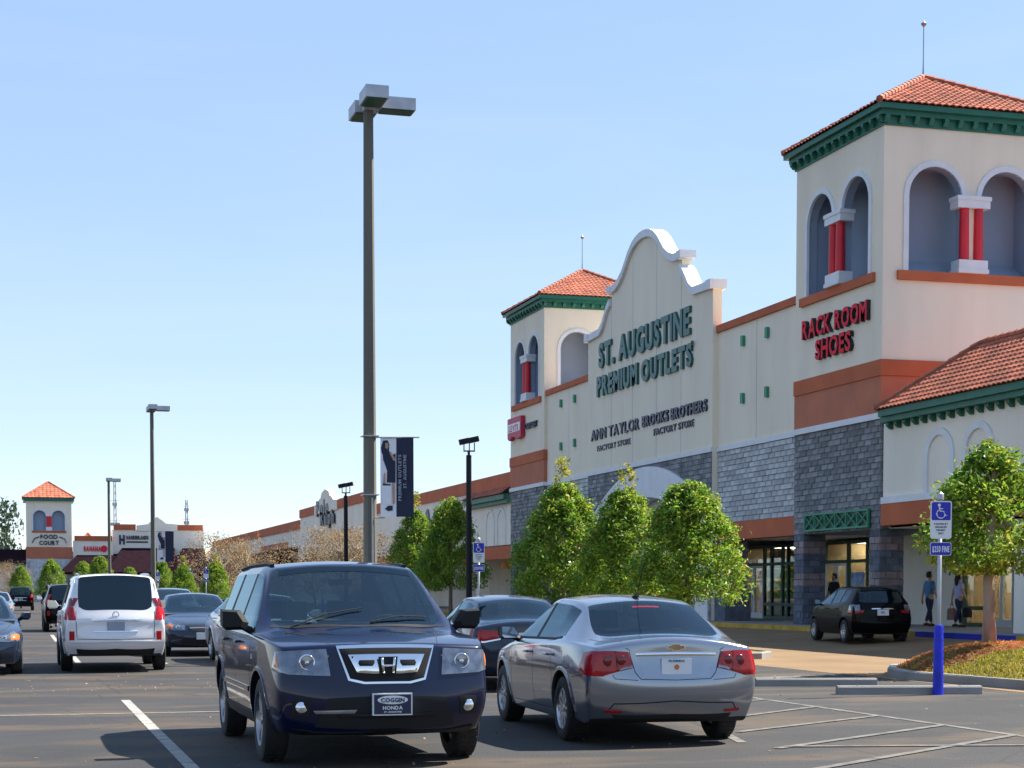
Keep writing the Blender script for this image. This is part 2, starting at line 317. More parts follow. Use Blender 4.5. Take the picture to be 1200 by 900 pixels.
# kerbed planting islands
def island(name,poly,label,zt=.15,grass=True,mul=None,hump=.16,cen=None):
    t=thing(name,(poly[0][0],poly[0][1],0),label,'planting island')
    P=[Vector(q) for q in poly]; c=Vector(cen) if cen else sum(P,Vector((0,0)))/len(P)
    def inset(d): return [p+(c-p).normalized()*d for p in P]
    I=inset(.16); K=len(P); mb=MB()
    for i in range(K):
        j=(i+1)%K; a,b,ai,bi=P[i],P[j],I[i],I[j]
        mb.quad((a.x,a.y,-.05),(b.x,b.y,-.05),(b.x,b.y,zt-.02),(a.x,a.y,zt-.02)); mb.quad((a.x,a.y,zt-.02),(b.x,b.y,zt-.02),((b.x*.85+bi.x*.15),(b.y*.85+bi.y*.15),zt),((a.x*.85+ai.x*.15),(a.y*.85+ai.y*.15),zt))
        mb.quad((a.x*.85+ai.x*.15,a.y*.85+ai.y*.15,zt),(b.x*.85+bi.x*.15,b.y*.85+bi.y*.15,zt),(bi.x,bi.y,zt),(ai.x,ai.y,zt)); mb.quad((ai.x,ai.y,zt),(bi.x,bi.y,zt),(bi.x,bi.y,zt-.08),(ai.x,ai.y,zt-.08))
    mb.build('kerb','concrete',t)
    mb=MB(); L=[inset(.165)]+[[p+(c-p)*f for p in I] for f in(.25,.5,.75,.97)]; Z=[zt-.03,zt+hump*.5,zt+hump*.85,zt+hump,zt+hump]
    for a in range(4):
        for i in range(K):
            j=(i+1)%K; mb.quad(*[(v.x,v.y,z) for v,z in((L[a][i],Z[a]),(L[a][j],Z[a]),(L[a+1][j],Z[a+1]),(L[a+1][i],Z[a+1]))])
    mb.build('soil_bed','soil' if grass else 'mulch',t)
    def zat(p):
        # height of the bed
        best=0
        d=(p-c).length
        for i in range(K):
            a,b=I[i]-c,I[(i+1)%K]-c; q=p-c; den=a.x*b.y-a.y*b.x
            if abs(den)<1e-9: continue
            s=(q.x*b.y-q.y*b.x)/den; r=(a.x*q.y-a.y*q.x)/den
            if s>=-1e-6 and r>=-1e-6: best=s+r
        f=1-best
        if f<0: return None
        ks=[0,.25,.5,.75,1]
        for k in range(4):
            if f<=ks[k+1]: return Z[k]+(Z[k+1]-Z[k])*(f-ks[k])/.25
        return Z[4]
    return t,zat,P
def scatter(t,zat,P,n,name,m,ok,h=(.03,.075),w=.014,lay=0):
    mb=MB(); xs=[p.x for p in P]; ys=[p.y for p in P]; rg=random.Random(3); k=0
    while k<n:
        p=Vector((rg.uniform(min(xs),max(xs)),rg.uniform(min(ys),max(ys)))); z=zat(p)
        k+=1
        if z is None or not ok(p,rg): continue
        a=rg.uniform(0,2*PI); hh=rg.uniform(*h); d=Vector((math.cos(a),math.sin(a),0))*w*rg.uniform(.6,1.6); l=Vector((rg.gauss(0,.5),rg.gauss(0,.5),0 if lay else 1.2)).normalized()*hh
        b=Vector((p.x,p.y,z-.01+lay*rg.uniform(.005,.04))); mb.quad(b-d,b+d,b+d*.3+l,b-d*.3+l)
    o=mb.build(name,m,t,recalc=False); o['kind']='stuff'; return o
ISL=[(14.35,25.9),(14.7,27.2),(15.4,28.4),(16.6,29.3),(18.2,29.5),(19.4,28.8),(19.6,26),(19.6,20),(19,18.6),(16,18.4),(15,19.2),(14.6,22)]
t,zat,P=island('planting_island',ISL,'kerbed island with yellowing grass and red mulch around the single tree at right',hump=.42,cen=(16.8,26.6)); ISLZ=zat
inm=lambda p:p.y>25.2+.3*math.sin(2.3*p.x)+.15*math.sin(7*p.x)
scatter(t,zat,P,60000,'grass','grass',lambda p,r:not inm(p) or r.random()<.08)
scatter(t,zat,P,70000,'mulch','mulch',lambda p,r:inm(p) and r.random()<.95,(.03,.08),.02,1)
ISL2=[(12.9,34.9),(12.7,36),(12.8,38),(13,56),(13.6,57),(15.6,57),(16.3,56),(16.3,36.5),(16.15,35.2),(15.6,34.5),(14.2,34.4)]
t,zat,P=island('planting_island',ISL2,'long kerbed island in front of the shops holding three conical trees',hump=.05)
ISL3=[(15.9,66),(16.0,67),(16.2,110),(17,111),(19,111),(19.6,110),(19.6,68),(19,66.4),(17.5,66)]
t,zat,P=island('planting_island',ISL3,'farther kerbed island with a pair of dark green trees behind the banner',hump=.05)
# concrete wheel stops
def wheel_stop(c,ang,L,label):
    t=thing('wheel_stop',(c[0],c[1],zg(c[0])),label,'wheel stop','concrete wheel stops by the blue post',ang)
    mb=MB(); mb.prism([(-.09,.003),(.09,.003),(.075,.10),(.055,.125),(-.055,.125),(-.075,.10)],(-L/2,0,0),(0,1,0),(0,0,1),(1,0,0),L)
    for s in(-1,1): mb.tube([(s*(L/2-.3),0,.12),(s*(L/2-.3),0,.13)],.018)
    mb.build('stop_block','concrete',t,local=True)
    mb=MB()
    for s in(-1,1): mb.tube([(s*(L/2-.3),0,.12),(s*(L/2-.3),0,.137)],.02)
    mb.build('anchor_bolt','steel',t,local=True)
wheel_stop((12.05,24.6),R(-15),1.9,'grey concrete wheel stop just behind the blue sign post')
wheel_stop((12.4,22.3),R(-14),2.1,'grey concrete wheel stop nearest the camera at the right edge')
# dry leaves blown over the asphalt
mb=MB(); rg=random.Random(12)
for i in range(700):
    p,u=rg.uniform(-5,14),14+30*rg.random()**1.4
    if rg.random()<.5: u=26.8+rg.gauss(0,.8)
    a=rg.uniform(0,6.28); L=rg.uniform(.015,.035); d=Vector((math.cos(a)*L,math.sin(a)*L,rg.uniform(0,.015))); e=Vector((-d.y*.5,d.x*.5,rg.uniform(0,.012))); c=Vector((p,u,zg(p)+.006)); mb.quad(c-d*.2,c+e,c+d,c-e)
o=mb.build('fallen_leaves','leaf_tan',recalc=False); o['kind']='stuff'
# ================================================================ BUILDINGS
mat('display_wall',(.42,.30,.19),.8,.25,1.5); mat('added_shop_lamp',(.8,.75,.65),emit=((1,.80,.55),7))
BLK={}
def block_mesh(w,h,plane,m,rg):
    k=(round(w,2),round(h,2),plane,m,rg.randint(0,3))
    if k in BLK: return BLK[k]
    mb=MB(); d=.035+rg.uniform(-.012,.014); c=.012; j=lambda:rg.uniform(-.006,.006)
    r,n=((0,-1,0),(-1,0,0)) if plane=='L' else ((1,0,0),(0,-1,0)); r=Vector(r); n=Vector(n); u=Vector((0,0,1))
    B=[r*x+u*z-n*.01 for x,z in((0,0),(w,0),(w,h),(0,h))]; F=[r*x+u*z+n*(d+j()) for x,z in((c,c),(w-c,c),(w-c,h-c),(c,h-c))]
    mb.quad(*F)
    for i in range(4): mb.quad(B[i],B[(i+1)%4],F[(i+1)%4],F[i])
    me=bpy.data.meshes.new('stone'); me.from_pydata(mb.v,[],mb.f); me.materials.append(M[m]); BLK[k]=me; return me
def stones(parent,o,plane,w,h,bw,bh,m,name='stone',each=True,pred=None,seed=1,bands=None):
    """running bond of blocks with recessed joints on a wall plane; o = lower left corner"""
    rg=random.Random(seed); o=Vector(o); r=Vector((0,-1,0)) if plane=='L' else Vector((1,0,0)); rows=round(h/bh); bh=h/rows; big={}
    off=wloc(parent)
    for i in range(rows):
        x=-(bw/2)*(i%2)
        while x<w-.02:
            a=max(x,0)+.005; b=min(x+bw,w)-.005; x+=bw
            if b-a<.06: continue
            if pred and not pred((a+b)/2,(i+.5)*bh): continue
            mm=bands(i*bh) if bands else m
            me=block_mesh(b-a,bh-.010,plane,mm,rg); loc=o+r*a+Vector((0,0,i*bh+.005))
            if each: ob=obj(name,me,parent); ob.location=loc-off
            else:
                mb=big.setdefault(mm,MB()); k=len(mb.v); mb.v+=[tuple(loc+v.co) for v in me.vertices]
                for p in me.polygons: mb.f.append(tuple(k+q for q in p.vertices)); mb.m.append(0)
    for mm,mb in big.items(): ob=mb.build('stone_blocks',mm,parent,recalc=False); ob['kind']='stuff'
def tiles(mb,A,B,T1,T2,w=.23,row=.25,thick=.038):
    A,B,T1,T2=map(Vector,(A,B,T1,T2)); e=(B-A).normalized(); s=(T1-A)-(e*((T1-A).dot(e))); Ls=s.length; s.normalize(); n=e.cross(s).normalized()
    if n.z<0: n=-n
    N=max(2,round(Ls/row)); LT=(T1-A).dot(e); RT=(T2-A).dot(e); RB=(B-A).length
    for i in range(N):
        v0,v1=i/N,(i+1)/N; xl0,xr0=LT*v0,RB+(RT-RB)*v0; xl1,xr1=LT*v1,RB+(RT-RB)*v1
        k0=math.floor(xl0/w); k1=math.ceil(xr0/w)
        for k in range(k0,k1):
            xs=[k*w+w*q/4 for q in range(5)]; lo=[];up=[]
            for q,x in enumerate(xs):
                hh=thick*math.sin(PI*q/4)+.012
                lo.append(A+e*min(max(x,xl0),xr0)+s*(v0*Ls-.03)+n*(hh+.028)); up.append(A+e*min(max(x,xl1),xr1)+s*(v1*Ls)+n*hh)
            i0=len(mb.v); mb.v+=[tuple(p) for p in lo]+[tuple(p) for p in up]+[tuple(p-n*.03) for p in lo]
            for q in range(4):
                mb.f.append((i0+q,i0+q+1,i0+6+q,i0+5+q)); mb.m.append(mb.cm); mb.f.append((i0+10+q,i0+11+q,i0+q+1,i0+q)); mb.m.append(mb.cm)
def ridge(mb,a,b,r=.10,step=.36):
    a,b=Vector(a),Vector(b); n=max(2,int((b-a).length/step)); pts=[];rr=[]
    for i in range(n):
        pts+= [a+(b-a)*(i/n),a+(b-a)*((i+.97)/n)]; rr+=[r*1.12,r*.86]
    mb.tube(pts,rr,7)
def hip_roof(parent,p0,p1,u0,u1,z0,top,ridge_pts=None,m='roof_tile',w=.23,row=.25):
    """hipped roof; ridge_pts=(a,b) or an apex"""
    a,b=(ridge_pts if ridge_pts else (top,top)); a=Vector(a); b=Vector(b)
    c=[Vector((p0,u0,z0)),Vector((p1,u0,z0)),Vector((p1,u1,z0)),Vector((p0,u1,z0))]
    # a is the near end of the ridge, b the far end
    mb=MB(); tiles(mb,c[0],c[1],a,a,w,row); tiles(mb,c[1],c[2],a,b,w,row); tiles(mb,c[2],c[3],b,b,w,row); tiles(mb,c[3],c[0],b,a,w,row)
    deck=[(c[0],c[1],a),(c[1],c[2],b,a),(c[2],c[3],b),(c[3],c[0],a,b)]
    for d in deck: mb.quad(*[tuple(q) for q in d])
    o=mb.build('tile_roof',m,parent,recalc=False); o['kind']='stuff'
    mb=MB()
    for q,t in((c[0],a),(c[1],a),(c[2],b),(c[3],b)): ridge(mb,q+Vector((0,0,.05)),t+Vector((0,0,.06)))
    if (a-b).length>.1: ridge(mb,a+Vector((0,0,.06)),b+Vector((0,0,.06)))
    mb.build('ridge_cap',m,parent,smooth=False)
def rod(parent,x,y,z0,z1):
    mb=MB(); mb.tube([(x,y,z0-.2),(x,y,z0+.5),(x,y,z1-.1)],[.05,.022,.018],6); mb.lathe([(0,-.12),(.07,-.05),(.10,.0),(.05,.04),(0,.10)],8,(x,y,z1-.05)); mb.build('lightning_rod','steel',parent)
BRK={}
def bracket(parent,loc,face,h,d):
    k=(face,round(h,2),d)
    if k not in BRK:
        mb=MB(); n=(-1,0,0) if face=='L' else (0,-1,0); r=(0,1,0) if face=='L' else (1,0,0)
        mb.prism([(0,0),(d*.35,0),(d,h*.55),(d,h),(0,h)],tuple(-.07*c for c in r),n,(0,0,1),r,.14); o=mb.build('cornice_bracket','trim_green'); BRK[k]=o.data; bpy.data.objects.remove(o)
    o=obj('cornice_bracket',BRK[k],parent); o.location=Vector(loc)-wloc(parent)
def cornice(parent,p0,p1,u0,u1,z,h=.6,step=.5):
    mb=MB(); a=.20; b=.34; mb.box(p0-a,p1+a,u0-a,u1+a,z+h*.46,z+h*.72); mb.box(p0-b,p1+b,u0-b,u1+b,z+h*.722,z+h); mb.box(p0-.06,p1+.06,u0-.06,u1+.06,z+.0,z+h*.458)
    mb.build('cornice','trim_green',parent); n=round((u1-u0)/step)
    for i in range(n+1): bracket(parent,(p0-.062,u0+(u1-u0)*i/n,z+.06),'L',h*.458-.062,.17)
    n=round((p1-p0)/step)
    for i in range(n+1): bracket(parent,(p0+(p1-p0)*i/n,u0-.062,z+.06),'N',h*.458-.062,.17)
def arcpts(c,hw,base,spring,n=14):
    return [(c-hw,base)]+[(c-hw*math.cos(PI*i/n),spring+hw*math.sin(PI*i/n)) for i in range(n+1)]+[(c+hw,base)]
def arch_wall(mb,o,r,n,w,z0,z1,arches,depth,cr=1):
    """wall face w wide from z0 to z1 with arched openings (centre, half width, base, spring); reveals in material cr"""
    o=Vector(o); r=Vector(r); n=Vector(n); P=lambda x,z,d=0:tuple(o+r*x+Vector((0,0,z))-n*d); x=0
    for c,hw,b,s in sorted(arches):
        mb.cm=0; mb.quad(P(x,z0),P(c-hw,z0),P(c-hw,z1),P(x,z1)); mb.quad(P(c-hw,z0),P(c+hw,z0),P(c+hw,b),P(c-hw,b))
        a=arcpts(c,hw,b,s)
        for i in range(1,len(a)-2): mb.quad(P(*a[i]),P(*a[i+1]),P(a[i+1][0],z1),P(a[i][0],z1))
        mb.cm=cr
        for i in range(len(a)-1): mb.quad(P(*a[i]),P(*a[i+1]),P(*a[i+1],depth),P(*a[i],depth))
        mb.quad(P(*a[0]),P(*a[-1]),P(*a[-1],depth),P(*a[0],depth)); x=c+hw
    mb.cm=0; mb.quad(P(x,z0),P(w,z0),P(w,z1),P(x,z1))
def arch_trim(parent,o,r,n,c,hw,base,spring,w,proud,m='white_trim',name='arch_trim',thick=None):
    o=Vector(o); r=Vector(r); n=Vector(n); mb=MB(); a=arcpts(c,hw,base,spring,18); b=arcpts(c,hw+w,base,spring,18); P=lambda q,d:tuple(o+r*q[0]+Vector((0,0,q[1]))+n*d)
    for i in range(len(a)-1):
        mb.quad(P(a[i],proud),P(a[i+1],proud),P(b[i+1],proud),P(b[i],proud)); mb.quad(P(b[i],proud),P(b[i+1],proud),P(b[i+1],-.02),P(b[i],-.02)); mb.quad(P(a[i],proud),P(a[i+1],proud),P(a[i+1],-.05),P(a[i],-.05))
    for i in(0,-1): mb.quad(P(a[i],proud),P(b[i],proud),P(b[i],-.02),P(a[i],-.02))
    return mb.build(name,m,parent,recalc=False)
def tower(parent,p0,p1,u0,u1,stone_m,near=True,each=True):
    cu=(u0+u1)/2; cp=(p0+p1)/2; zt=15.42; W=p1-p0
    mb=MB(); ar=[(W/2-1.22,.9,11.12,13.37),(W/2+1.22,.9,11.12,13.37)]
    # near face (towards the camera) and left face (towards the car park)
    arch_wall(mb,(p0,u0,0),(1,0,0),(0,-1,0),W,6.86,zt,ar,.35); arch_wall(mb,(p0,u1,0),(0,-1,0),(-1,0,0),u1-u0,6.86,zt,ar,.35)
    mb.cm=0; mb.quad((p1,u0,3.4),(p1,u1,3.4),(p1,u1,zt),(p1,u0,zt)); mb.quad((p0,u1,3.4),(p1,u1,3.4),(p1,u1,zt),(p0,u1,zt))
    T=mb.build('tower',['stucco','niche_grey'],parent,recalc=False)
    for o,r,n,w in(((p0,u0,0),(1,0,0),(0,-1,0),W),((p0,u1,0),(0,-1,0),(-1,0,0),u1-u0)):
        o=Vector(o); r=Vector(r); n=Vector(n); up=Vector((0,0,1)); c=w/2
        # niche room behind the two arches
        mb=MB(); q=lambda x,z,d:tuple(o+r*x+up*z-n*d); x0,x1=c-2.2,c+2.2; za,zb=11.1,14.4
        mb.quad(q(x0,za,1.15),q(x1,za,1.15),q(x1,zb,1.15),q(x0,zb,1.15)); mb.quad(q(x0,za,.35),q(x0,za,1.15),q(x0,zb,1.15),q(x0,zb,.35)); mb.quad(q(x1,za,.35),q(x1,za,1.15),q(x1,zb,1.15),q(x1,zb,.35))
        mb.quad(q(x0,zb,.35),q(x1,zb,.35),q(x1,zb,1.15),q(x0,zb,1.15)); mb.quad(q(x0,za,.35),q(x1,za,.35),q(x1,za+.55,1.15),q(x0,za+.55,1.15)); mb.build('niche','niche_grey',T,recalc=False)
        # pier between the arches carries the capital: red twin columns stand in front of it
        for k in(-1,1): arch_trim(T,o,r,n,c+k*1.22,.9,11.13,13.37,.17,.045)
        for k in(-.24,.24):
            mb=MB(); b=o+r*(c+k)+n*.02; mb.lathe([(.155,11.5),(.15,12.3),(.14,13.1)],14,(b.x,b.y,0)); mb.build('column','column_red',T,smooth=True)
        for z0_,z1_,hw,nm in((11.12,11.52,.52,'column_base'),(13.08,13.44,.58,'column_capital')):
            mb=MB(); b=o+r*c+up*((z0_+z1_)/2)-n*.05; mb.obox(b,r,n,up,hw-.03,.24,(z1_-z0_)/2); mb.obox(b+up*(.11 if 'cap' in nm else -.13),r,n,up,hw,.27,.06); mb.build(nm,'white_trim',T)
        mb=MB(); b=o+r*c+up*10.98+n*.03; mb.obox(b,r,n,up,c-.46,.08,.137); mb.build('sill','terracotta_band',T)
    mb=MB(); mb.box(p0-.07,p1-.01,u0-.07,u1-.01,7.97,8.45,'xyzZ'); mb.build('band','terracotta_band',T)
    mb=MB(); mb.box(p0-.03,p1-.01,u0-.03,u1-.01,6.86,7.966,'xyZ'); mb.build('band_panel','terracotta_panel',T)
    mb=MB(); mb.box(p0-.09,p1-.01,u0-.09,u1-.01,6.67,6.855,'xyzZ'); mb.build('belt_course','white_trim',T)
    mb=MB(); mb.box(p0+.02,p1-.02,u0+.02,u1-.02,3.36,6.668); mb.build('wall_core','mortar',T)
    stones(T,(p0+.02,u1,3.36),'L',u1-u0,3.3,.45,.184,stone_m,each=each,seed=int(u0)); stones(T,(p0,u0+.02,3.36),'N',W,3.3,.45,.184,stone_m,each=False,seed=int(u0)+1)
    # lattice panel over the entrance
    z0_,z1_=3.43,4.0; a,b=u1-1.0,u0+.55; mb=MB(); pf=p0-.13
    mb.box(pf,pf+.07,b,a,z0_,z0_+.06); mb.box(pf,pf+.07,b,a,z1_-.06,z1_); mb.box(pf,pf+.07,b,b+.06,z0_+.061,z1_-.061); mb.box(pf,pf+.07,a-.06,a,z0_+.061,z1_-.061)
    mb.build('lattice_frame','lattice_green',T)
    n=6; s=(a-b)/n
    for i in range(n):
        for d in(0,1):
            y0=b+i*s; y1=y0+s; e=((pf+.03+.012*d,y0 if d else y1,z0_+.05),(pf+.03+.012*d,y1 if d else y0,z1_-.05)); mb=MB(); mb.tube(e,.026,4); mb.build('lattice_bar','lattice_green',T)
        if i: mb=MB(); mb.box(pf+.012,pf+.06,b+i*s-.018,b+i*s+.018,z0_+.061,z1_-.061); mb.build('lattice_bar','lattice_green',T)
    mb=MB(); mb.box(p0-.045,p0-.035,b,a,z0_,z1_); mb.build('lattice_backing','frame_green',T)
    # striped piers
    for ua,ub in((u1-.72,u1-.02),(u0+.02,u0+.66)):
        mb=MB(); mb.box(p0+.03,p0+.8,ua+.03,ub-.03,.37,3.359); P_=mb.build('pier','mortar',T)
        bd=lambda z:'block_grey' if (z%1.08)>.56 or z<.5 else 'block_pink'
        stones(P_,(p0+.03,ub,.37),'L',ub-ua,2.98,.36,.213,None,each=False,bands=bd,seed=5); stones(P_,(p0,ua+.03,.37),'N',.83,2.98,.42,.213,None,each=False,bands=bd,seed=6)
    cornice(T,p0,p1,u0,u1,zt-.03,.58); hip_roof(T,p0-.37,p1+.37,u0-.37,u1+.37,15.985,(cp,cu,17.82)); rod(T,cp,cu,17.77,19.6)
    return T
B=thing('shopping_building',(25.2,47,.37),'cream outlet shopping building with two red roofed towers and curved gable wall','building')
PF=25.25
T1=tower(B,25.1,31.0,47.0,53.0,'stone_dark'); T2=tower(B,25.1,31.0,81.5,87.5,'stone_dark',each=False)
def boxes(name,m,parent,*L):
    for b in L: q=MB(); q.box(*b); q.build(name,m,parent)
def facade(u0,u1,stone_m,each,seed):
    mb=MB(); mb.box(PF,31,u0,u1,6.8,11.1); F=mb.build('facade_wall','stucco',B)
    mb=MB(); mb.box(PF-.1,PF+.45,u0+.003,u1-.003,11.08,11.34); mb.build('parapet_cap','terracotta_band',F)
    mb=MB(); mb.box(PF-.06,PF+.3,u0+.003,u1-.003,6.67,6.85); mb.build('belt_course','white_trim',F)
    mb=MB(); mb.box(PF+.02,PF+.4,u0,u1,4.0,6.668); mb.build('wall_core','mortar',F)
    stones(F,(PF+.02,u1,4.0),'L',u1-u0,2.66,.48,.19,stone_m,each=each,seed=seed)
    mb=MB(); mb.box(PF-.08,PF+.5,u0+.003,u1-.003,3.36,4.0); mb.build('fascia','terracotta_band',F)
    for du in((u1-u0)*.36,(u1-u0)*.66):
        for z in(8.4,10.45):
            mb=MB(); c=(PF-.05,u0+du,z); mb.prism([(-.10,-.17),(.10,-.17),(.10,.17),(.05,.20),(-.05,.20),(-.10,.17)],(PF-.11,u0+du,z),(0,1,0),(0,0,1),(1,0,0),.14); mb.build('wall_lamp','lattice_green',F)
    # plaster joints
    mb=MB()
    for u in(u0+.012,(u0+u1)/2): mb.box(PF-.004,PF+.01,u-.012,u+.012,6.86,11.07)
    mb.build('plaster_joint','niche_grey',F)
    return F
facade(53.0,59.93,'stone_mid',True,11); facade(74.47,81.5,'stone_mid',False,12)
# the curved gable wall
GC=67.2; GW=7.27
half=[(GW,12.98),(5.5,13.03),(5.1,13.25),(4.75,13.62),(4.45,13.92),(4.12,14.12),(4.1,14.62),(3.45,14.66),(2.95,14.82),(2.5,15.06),(2.1,15.40),(1.75,15.70),(1.25,16.0),(.85,16.14),(.4,16.22),(0,16.24)]
def topz(x):
    x=abs(x)
    for (a,za),(b,zb) in zip(half,half[1:]):
        if b<=x<=a: return za+(zb-za)*(a-x)/max(a-b,1e-6)
    return half[-1][1]
RO,ZC=12.6,6.6-12.6
def archo(x,off=0): 
    return ZC+math.sqrt(max((RO-off)**2-x*x,0)) if abs(x)<7.0-off else .37
mb=MB(); pf,pb=25.02,25.38; xs=sorted(set([-GW+2*GW*i/72 for i in range(73)]+[s*h[0] for h in half for s in(-1,1)]+[-7.0,-6.999,6.999,7.0,4.101,-4.101]))
def bot(x): return archo(x)
zm=6.72
for a,b in zip(xs,xs[1:]):
    if b-a<1e-4: continue
    ta,tb=topz(a+1e-5),topz(b-1e-5); q=lambda x,z,p:(p,GC+x,z)
    mb.cm=0; mb.quad(q(a,zm,pf),q(b,zm,pf),q(b,tb,pf),q(a,ta,pf)); mb.quad(q(a,ta,pf),q(b,tb,pf),q(b,tb,pb),q(a,ta,pb)); mb.quad(q(a,zm,pb),q(b,zm,pb),q(b,tb,pb),q(a,ta,pb))
    mb.cm=1; ma,mb_=min(bot(a+1e-5),zm),min(bot(b-1e-5),zm); mb.quad(q(a,ma,pf+.03),q(b,mb_,pf+.03),q(b,zm,pf+.03),q(a,zm,pf+.03)); mb.quad(q(a,ma,pf+.03),q(b,mb_,pf+.03),q(b,mb_,pb),q(a,ma,pb))
mb.cm=0
for s in(-1,1): mb.quad((pf,GC+s*GW,.37),(pb,GC+s*GW,.37),(pb,GC+s*GW,12.98),(pf,GC+s*GW,12.98))
G=mb.build('gable_wall',['stucco','mortar'],B,recalc=False)
mb=MB(); mb.box(31.0,31.4,53,81.5,3,11.0); mb.box(25.4,31,60,74.4,6.9,11.0,'Zz'); mb.build('roof_deck','concrete',B)
stones(G,(pf+.03,GC+GW,.37),'L',2*GW,6.3,.48,.19,'stone_dark',each=False,pred=lambda x,z:z+.37-.1>archo(GW-x)+.02 ,seed=21)
mb=MB(); mb.box(pf-.05,pf+.1,GC-GW+.003,GC+GW-.003,6.68,6.86); mb.build('belt_course','white_trim',G)
# coping follows the outline
for s in(-1,1):
    mb=MB(); H=[(s*a,z) for a,z in half]
    for (a,za),(b,zb) in zip(H,H[1:]):
        d=Vector((b-a,zb-za)); 
        if d.length<1e-4: continue
        t=.27; n=Vector((-d.y,d.x)).normalized(); n=n if n.y>0 or abs(n.y)<1e-6 else -n
        if abs(d.x)<.1: continue
        A=[(a,za-t),(b,zb-t),(b,zb+.03),(a,za+.03)]
        mb.prism([(x,z) for x,z in A],(pf-.14,GC,0),(0,1,0),(0,0,1),(1,0,0),.14+.36+.1)
    c=mb.build('coping','white_trim',G)
    boxes('coping_block','white_trim',G,(pf-.18,pb+.14,min(GC+s*3.9,GC+s*4.35),max(GC+s*3.9,GC+s*4.35),14.40,14.69),(pf-.18,pb+.14,min(GC+s*6.9,GC+s*7.40),max(GC+s*6.9,GC+s*7.40),12.70,13.05))
mb=MB()
for x in(-4.1,-1.4,1.4,4.1): mb.box(pf-.004,pf+.01,GC+x-.012,GC+x+.012,6.87,topz(x)-.35)
mb.build('plaster_joint','niche_grey',G)
# pale arch surround
mb=MB(); q=lambda x,z,p:(p,GC+x,z); N=40; o1=[(x,archo(x)) for x in[-6.99+13.98*i/N for i in range(N+1)]]; i1=[(x*5.75/6.99,ZC+math.sqrt((RO-1.25)**2-(x*5.75/6.99)**2)) for x,_ in o1]
o1=[(-6.99,.37)]+o1+[(6.99,.37)]; i1=[(-5.75,.37)]+i1+[(5.75,.37)]
for k in range(len(o1)-1):
    a,b,c,d=o1[k],o1[k+1],i1[k+1],i1[k]; mb.quad(q(*a,pf-.05),q(*b,pf-.05),q(*c,pf-.05),q(*d,pf-.05)); mb.quad(q(*d,pf-.05),q(*c,pf-.05),q(*c,pf+.9),q(*d,pf+.9)); mb.quad(q(*a,pf-.05),q(*b,pf-.05),q(*b,pf+.03),q(*a,pf+.03))
mb.build('arch_surround','white_trim',G,recalc=False)
# arcade behind the openings
mb=MB(); mb.box(29.4,40,67.06,87.4,.36,3.6)
AR=mb.build('arcade_wall','stucco_pale',B); boxes('arcade_wall','stucco_pale',B,(29.4,40,48.6,54.79,.36,3.6),(29.4,40,58.42,60.29,.36,3.6)); boxes('arcade_ceiling','stucco_pale',AR,(25.4,29.39,39.0,60.0,3.39,3.6),(25.4,29.39,74.4,87.4,3.39,3.6),(25.5,29.39,60.0,74.4,6.7,6.9))
mb=MB(); mb.box(26.0,26.2,60.3,74.0,2.9,6.69); mb.build('entry_panel','white_trim',AR)
